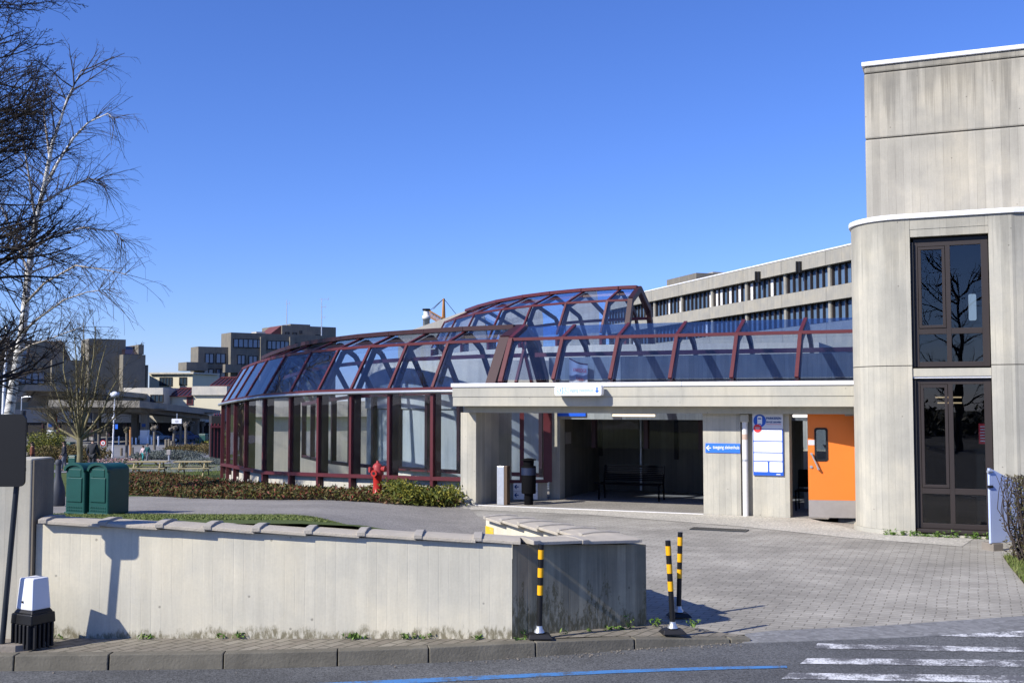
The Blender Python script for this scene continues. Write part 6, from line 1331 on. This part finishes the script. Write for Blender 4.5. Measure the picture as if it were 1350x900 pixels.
# cars under the canopy
def car(px, py, L, yaw, mat, label):
    b = Vector((ray(px, py).x / ray(px, py).y * 144, 144, -2.88)); th = thing('parked_car', label, 'car', b, 'cars parked under the canopy'); f = Fac(b[:2], (math.cos(yaw), math.sin(yaw))); k = L / 4.2
    prof = [(-2.1, .35), (2.1, .35), (2.12, .6), (2.0, .78), (1.1, .92), (-1.6, .98), (-2.08, .85), (-2.12, .6)]; cab = [(1.05, .92), (.45, 1.40), (-.2, 1.48), (-1.2, 1.45), (-1.85, .97)]
    def ext(pr, v0, v1, nm, m, par, inset=0):
        mb = MB(); q = len(pr); c = b.z; mb.add([f.pt(a * k, v0, c + z) for a, z in pr] + [f.pt(a * k, v1, c + z) for a, z in pr], [tuple(range(q)), tuple(range(q, 2 * q))[::-1]] + [(i, q + i, q + (i + 1) % q, (i + 1) % q) for i in range(q)]); return mb.build(nm, m, par, .05 if inset == 0 else 0)
    body = ext(prof, -.85, .85, 'body', M[mat], th); ext(cab, -.74, .74, 'cabin', M[mat], th)
    for v in (-.755, .745): ext([(.85, .97), (.4, 1.34), (-.25, 1.40), (-.25, .99)], v, v + .012, 'side_window', M['glass_far'], th, 1); ext([(-.33, .99), (-.33, 1.40), (-1.15, 1.38), (-1.55, 1.02)], v, v + .012, 'side_window', M['glass_far'], th, 1)
    mb = MB(); mb.hexa([f.pt(1.07 * k, -.66, b.z + .94), f.pt(1.07 * k, .66, b.z + .94), f.pt(1.03 * k, .66, b.z + .94), f.pt(1.03 * k, -.66, b.z + .94), f.pt(.50 * k, -.6, b.z + 1.39), f.pt(.50 * k, .6, b.z + 1.39), f.pt(.46 * k, .6, b.z + 1.39), f.pt(.46 * k, -.6, b.z + 1.39)]); mb.build('windscreen', M['glass_far'], th)
    for a in (1.35, -1.3):
        for v in (-.87, .70): mb = MB(); mb.tube([f.pt(a * k, v, b.z + .32), f.pt(a * k, v + .18, b.z + .32)], .32, 16); w = mb.build('wheel', M['black'], th); mb = MB(); mb.tube([f.pt(a * k, v - .01, b.z + .32), f.pt(a * k, v + .19, b.z + .32)], .19, 12); mb.build('rim', M['galv'], w)
    for v in (-.72, .48): mb = MB(); f.box(mb, 2.04 * k, 2.13 * k, v, v + .24, b.z + .62, b.z + .75); mb.build('headlight', M['sign_white'], th)
car(206, 580, 4.3, R(8), 'car_blue', 'light blue car parked behind the pollards under the canopy'); car(246, 578, 4.2, R(10), 'car_dark', 'dark blue car standing right of the light blue car')
# ------------------------------------------------------------------ people
def skin_mesh(nm, verts, edges, radii, mat, parent, sub=2, origin=None):
    off = WLOC[parent.name]; me = bpy.data.meshes.new(nm); me.from_pydata([Vector(v) - off for v in verts], edges, []); me.materials.append(mat); o = bpy.data.objects.new(nm, me); col.objects.link(o); o.parent = parent; WLOC[o.name] = off
    m = o.modifiers.new('skin', 'SKIN'); m.use_smooth_shade = True
    sv = me.skin_vertices[0].data if len(me.skin_vertices) else None
    if sv is None:
        bm = bmesh.new(); bm.from_mesh(me); bm.verts.layers.skin.verify(); bm.to_mesh(me); bm.free(); sv = me.skin_vertices[0].data
    for i, r in enumerate(radii): sv[i].radius = (r, r) if not isinstance(r, tuple) else r; sv[i].use_root = (i == 0)
    s = o.modifiers.new('sub', 'SUBSURF'); s.levels = sub; s.render_levels = sub; return o
def person(base, h, yaw, top, legs, hair, label, stride=.25, arm=.12, hairlong=False, coat=0.0, group=None):
    k = h / 1.75; th = thing('person', label, 'person', base, group); ca, sa = math.cos(yaw), math.sin(yaw)      # yaw: facing direction (x forward)
    def T(x, y, z): return Vector((base.x + (x * ca - y * sa) * k, base.y + (x * sa + y * ca) * k, base.z + z * k))
    V, Ed, Ra = [], [], []
    def v(x, y, z, r, p=None):
        V.append(T(x, y, z)); Ra.append(r * k)
        if p is not None: Ed.append((p, len(V) - 1))
        return len(V) - 1
    pel = v(0, 0, .95, .125); ws = v(0, 0, 1.1, .115, pel); cs_ = v(0, 0, 1.3, .135, ws); nb = v(0, 0, 1.46, .075, cs_); nk = v(.01, 0, 1.52, .052, nb); hd = v(.03, 0, 1.62, .085, nk); ht_ = v(.02, 0, 1.70, .07, hd)
    J = {}
    for s, lab_ in ((1, 'l'), (-1, 'r')):
        st_ = stride * s; hp = v(0, .09 * s, .90, .095, pel); kn = v(st_ * .55 + .03, .095 * s, .49, .062, hp); ak = v(st_ * .95 - (.06 if s < 0 else 0), .10 * s, .09, .042, kn); to = v(st_ * .95 + .17, .11 * s, .035, .035, ak)
        sh = v(0, .17 * s, 1.40, .062, cs_); el = v(-st_ * .35, .235 * s, 1.12, .045, sh); wr = v(-st_ * .5 + arm, .24 * s, .88, .032, el); hn = v(-st_ * .5 + arm + .03, .24 * s, .80, .034, wr); J[lab_] = (hp, kn, ak, sh, el, wr, hn)
    body = skin_mesh('body', V, Ed, Ra, M['skin'], th, 2)
    mb = MB()
    for s in (1, -1):
        hn = V[J['l' if s > 0 else 'r'][6]]
        for i in range(4):
            p0 = hn + (T(0, 0, 0) - T(.03 - .02 * i, 0, .02)) * .0 + (T(-.027 + .018 * i, 0, -.02) - T(0, 0, 0)); l = (.07, .08, .078, .06)[i]; mb.tube([p0, p0 + (T(.004, -.004 * s, -l * .5) - T(0, 0, 0)), p0 + (T(.018, -.015 * s, -l) - T(0, 0, 0))], [.009 * k, .008 * k, .006 * k], 6)
        p0 = hn + (T(.025, -.01 * s, .01) - T(0, 0, 0)); mb.tube([p0, p0 + (T(.03, -.008 * s, -.025) - T(0, 0, 0)), p0 + (T(.035, -.012 * s, -.055) - T(0, 0, 0))], [.011 * k, .009 * k, .007 * k], 6)
    mb.build('fingers', M['skin'], th)
    mb = MB(); c = V[hd]; mb.lathe([(.004 * k, -.02 * k), (.016 * k, -.015 * k), (.006 * k, .03 * k)], c + (T(.088, 0, 0) - T(0, 0, 0)), 8)
    for s in (1, -1): mb.lathe([(.004 * k, -.03 * k), (.016 * k, 0), (.006 * k, .03 * k)], c + (T(.0, .083 * s, 0) - T(0, 0, 0)), 8)
    mb.build('nose_and_ears', M['skin'], th)
    mb = MB()
    for s in (1, -1): mb.lathe([(.003 * k, -.008 * k), (.010 * k, 0), (.003 * k, .008 * k)], c + (T(.080, .032 * s, .02) - T(0, 0, 0)), 8)
    a_, b_ = c + (T(.078, .025, -.048) - T(0, 0, 0)), c + (T(.078, -.025, -.048) - T(0, 0, 0)); mb.tube([a_, b_], .005 * k, 5); mb.build('eyes_and_mouth', M['hair_dark'], th)
    hv = [c + (T(-.02, 0, .03) - T(0, 0, 0)), c + (T(-.005, 0, .085) - T(0, 0, 0)), c + (T(-.05, 0, -.04) - T(0, 0, 0))]; hr = [.088 * k, .075 * k, .06 * k]; he = [(0, 1), (0, 2)]
    if hairlong: hv.append(c + (T(-.07, 0, -.16) - T(0, 0, 0))); hr.append(.075 * k); he.append((2, 3))
    skin_mesh('hair', hv, he, hr, M[hair], th, 2)
    jv = [T(0, 0, .90 - coat), T(0, 0, 1.1), T(0, 0, 1.3), T(0, 0, 1.44)]; jr = [.165 * k, .150 * k, .168 * k, .085 * k]; je = [(0, 1), (1, 2), (2, 3)]
    for lab_ in 'lr':
        sh, el, wr = (V[i] for i in J[lab_][3:6]); n0 = len(jv); jv += [sh, el, wr + (el - wr) * .06]; jr += [.080 * k, .066 * k, .05 * k]; je += [(2, n0), (n0, n0 + 1), (n0 + 1, n0 + 2)]
    skin_mesh('jacket', jv, je, jr, M[top], th, 2)
    tv = [T(0, 0, .95)]; tr_ = [.14 * k]; te = []
    for lab_ in 'lr':
        hp, kn, ak = (V[i] for i in J[lab_][:3]); n0 = len(tv); tv += [hp, kn, ak + (kn - ak) * .08]; tr_ += [.108 * k, .078 * k, .06 * k]; te += [(0, n0), (n0, n0 + 1), (n0 + 1, n0 + 2)]
    skin_mesh('trousers', tv, te, tr_, M[legs], th, 2)
    mb = MB()
    for lab_ in 'lr':
        ak, to = V[J[lab_][2]], V[J[lab_][2] + 1]; d = (to - ak); d.z = 0; d.normalize(); mb.tube([Vector((ak.x, ak.y, base.z + .045 * k)) - d * .06 * k, Vector((ak.x, ak.y, base.z + .05 * k)) + d * .06 * k, Vector((ak.x, ak.y, base.z + .035 * k)) + d * .19 * k], [.04 * k, .047 * k, .03 * k], 8)
    mb.build('shoes', M['black'], th); return th
person(at_Y(122, 52), 1.78, R(80), 'cl_black', 'cl_black', 'hair_grey', 'person with grey hair in a black jacket walking away behind the bins', .18)
person(at_Y(84.5, 60), 1.66, R(200), 'cl_black', 'cl_jeans', 'hair_dark', 'person with long dark hair in a dark jacket behind the ashtray post', .1, .16, True)
person(at_Y(42.5, 62), 1.62, R(190), 'cl_rust', 'cl_black', 'hair_dark', 'person in a rust brown coat partly hidden behind the traffic sign', .15, .1, True, .25)
person(at_Y(188.6, 96), 1.45, R(250), 'cl_white', 'cl_teal', 'hair_dark', 'shorter person in a white pink top and teal trousers, left of the walking pair', .2, .1, True, 0, 'pair walking on the plaza')
person(at_Y(194.2, 95.5), 1.62, R(250), 'cl_dteal', 'cl_jeans', 'hair_grey', 'taller person in a long dark teal coat, right of the walking pair', .2, .1, False, .3, 'pair walking on the plaza')
# ------------------------------------------------------------------ light, sky, render
SUN_EL = R(35.5); az = Vector((-.82, -.572)).normalized(); sd_ = Vector((az.x * math.cos(SUN_EL), az.y * math.cos(SUN_EL), math.sin(SUN_EL)))
sl_ = bpy.data.lights.new('sun', 'SUN'); sl_.energy = 5.0; sl_.angle = R(.53); sl_.color = (1.0, .955, .87); so = bpy.data.objects.new('sun', sl_); col.objects.link(so); so.rotation_euler = (-sd_).to_track_quat('-Z', 'Y').to_euler(); so.location = (-30, -20, 40)
wd_ = bpy.data.worlds.new('World'); sc.world = wd_; wd_.use_nodes = True; nt = wd_.node_tree; nt.nodes.clear()
sk = nt.nodes.new('ShaderNodeTexSky'); sk.sky_type = 'NISHITA'; sk.sun_disc = False; sk.sun_elevation = SUN_EL; sk.sun_rotation = math.atan2(az.x, az.y); sk.altitude = 200; sk.air_density = 1.0; sk.dust_density = .1; sk.ozone_density = 6.0
bg = nt.nodes.new('ShaderNodeBackground'); bg.inputs[1].default_value = .10; ow = nt.nodes.new('ShaderNodeOutputWorld'); hs = nt.nodes.new('ShaderNodeHueSaturation'); hs.inputs['Saturation'].default_value = 1.06; nt.links.new(sk.outputs[0], hs.inputs['Color']); mm = nt.nodes.new('ShaderNodeMix'); mm.data_type = 'RGBA'; mm.blend_type = 'MULTIPLY'; mm.inputs[0].default_value = 1.0; mm.inputs[7].default_value = (.88, .94, 1.42, 1); nt.links.new(hs.outputs[0], mm.inputs[6]); nt.links.new(mm.outputs[2], bg.inputs[0]); nt.links.new(bg.outputs[0], ow.inputs[0])
vs = sc.view_settings; sc.display_settings.display_device = 'sRGB'; vs.view_transform = 'Standard'; vs.look = 'None'; vs.exposure = 0.33; vs.gamma = 1.0; vs.use_curve_mapping = False
cy_ = sc.cycles; cy_.max_bounces = 8; cy_.diffuse_bounces = 2; cy_.glossy_bounces = 4; cy_.transmission_bounces = 4; cy_.transparent_max_bounces = 32; cy_.use_denoising = True; cy_.caustics_reflective = False; cy_.caustics_refractive = False
try: cy_.denoiser = 'OPENIMAGEDENOISE'
except Exception: pass
sc.render.film_transparent = False
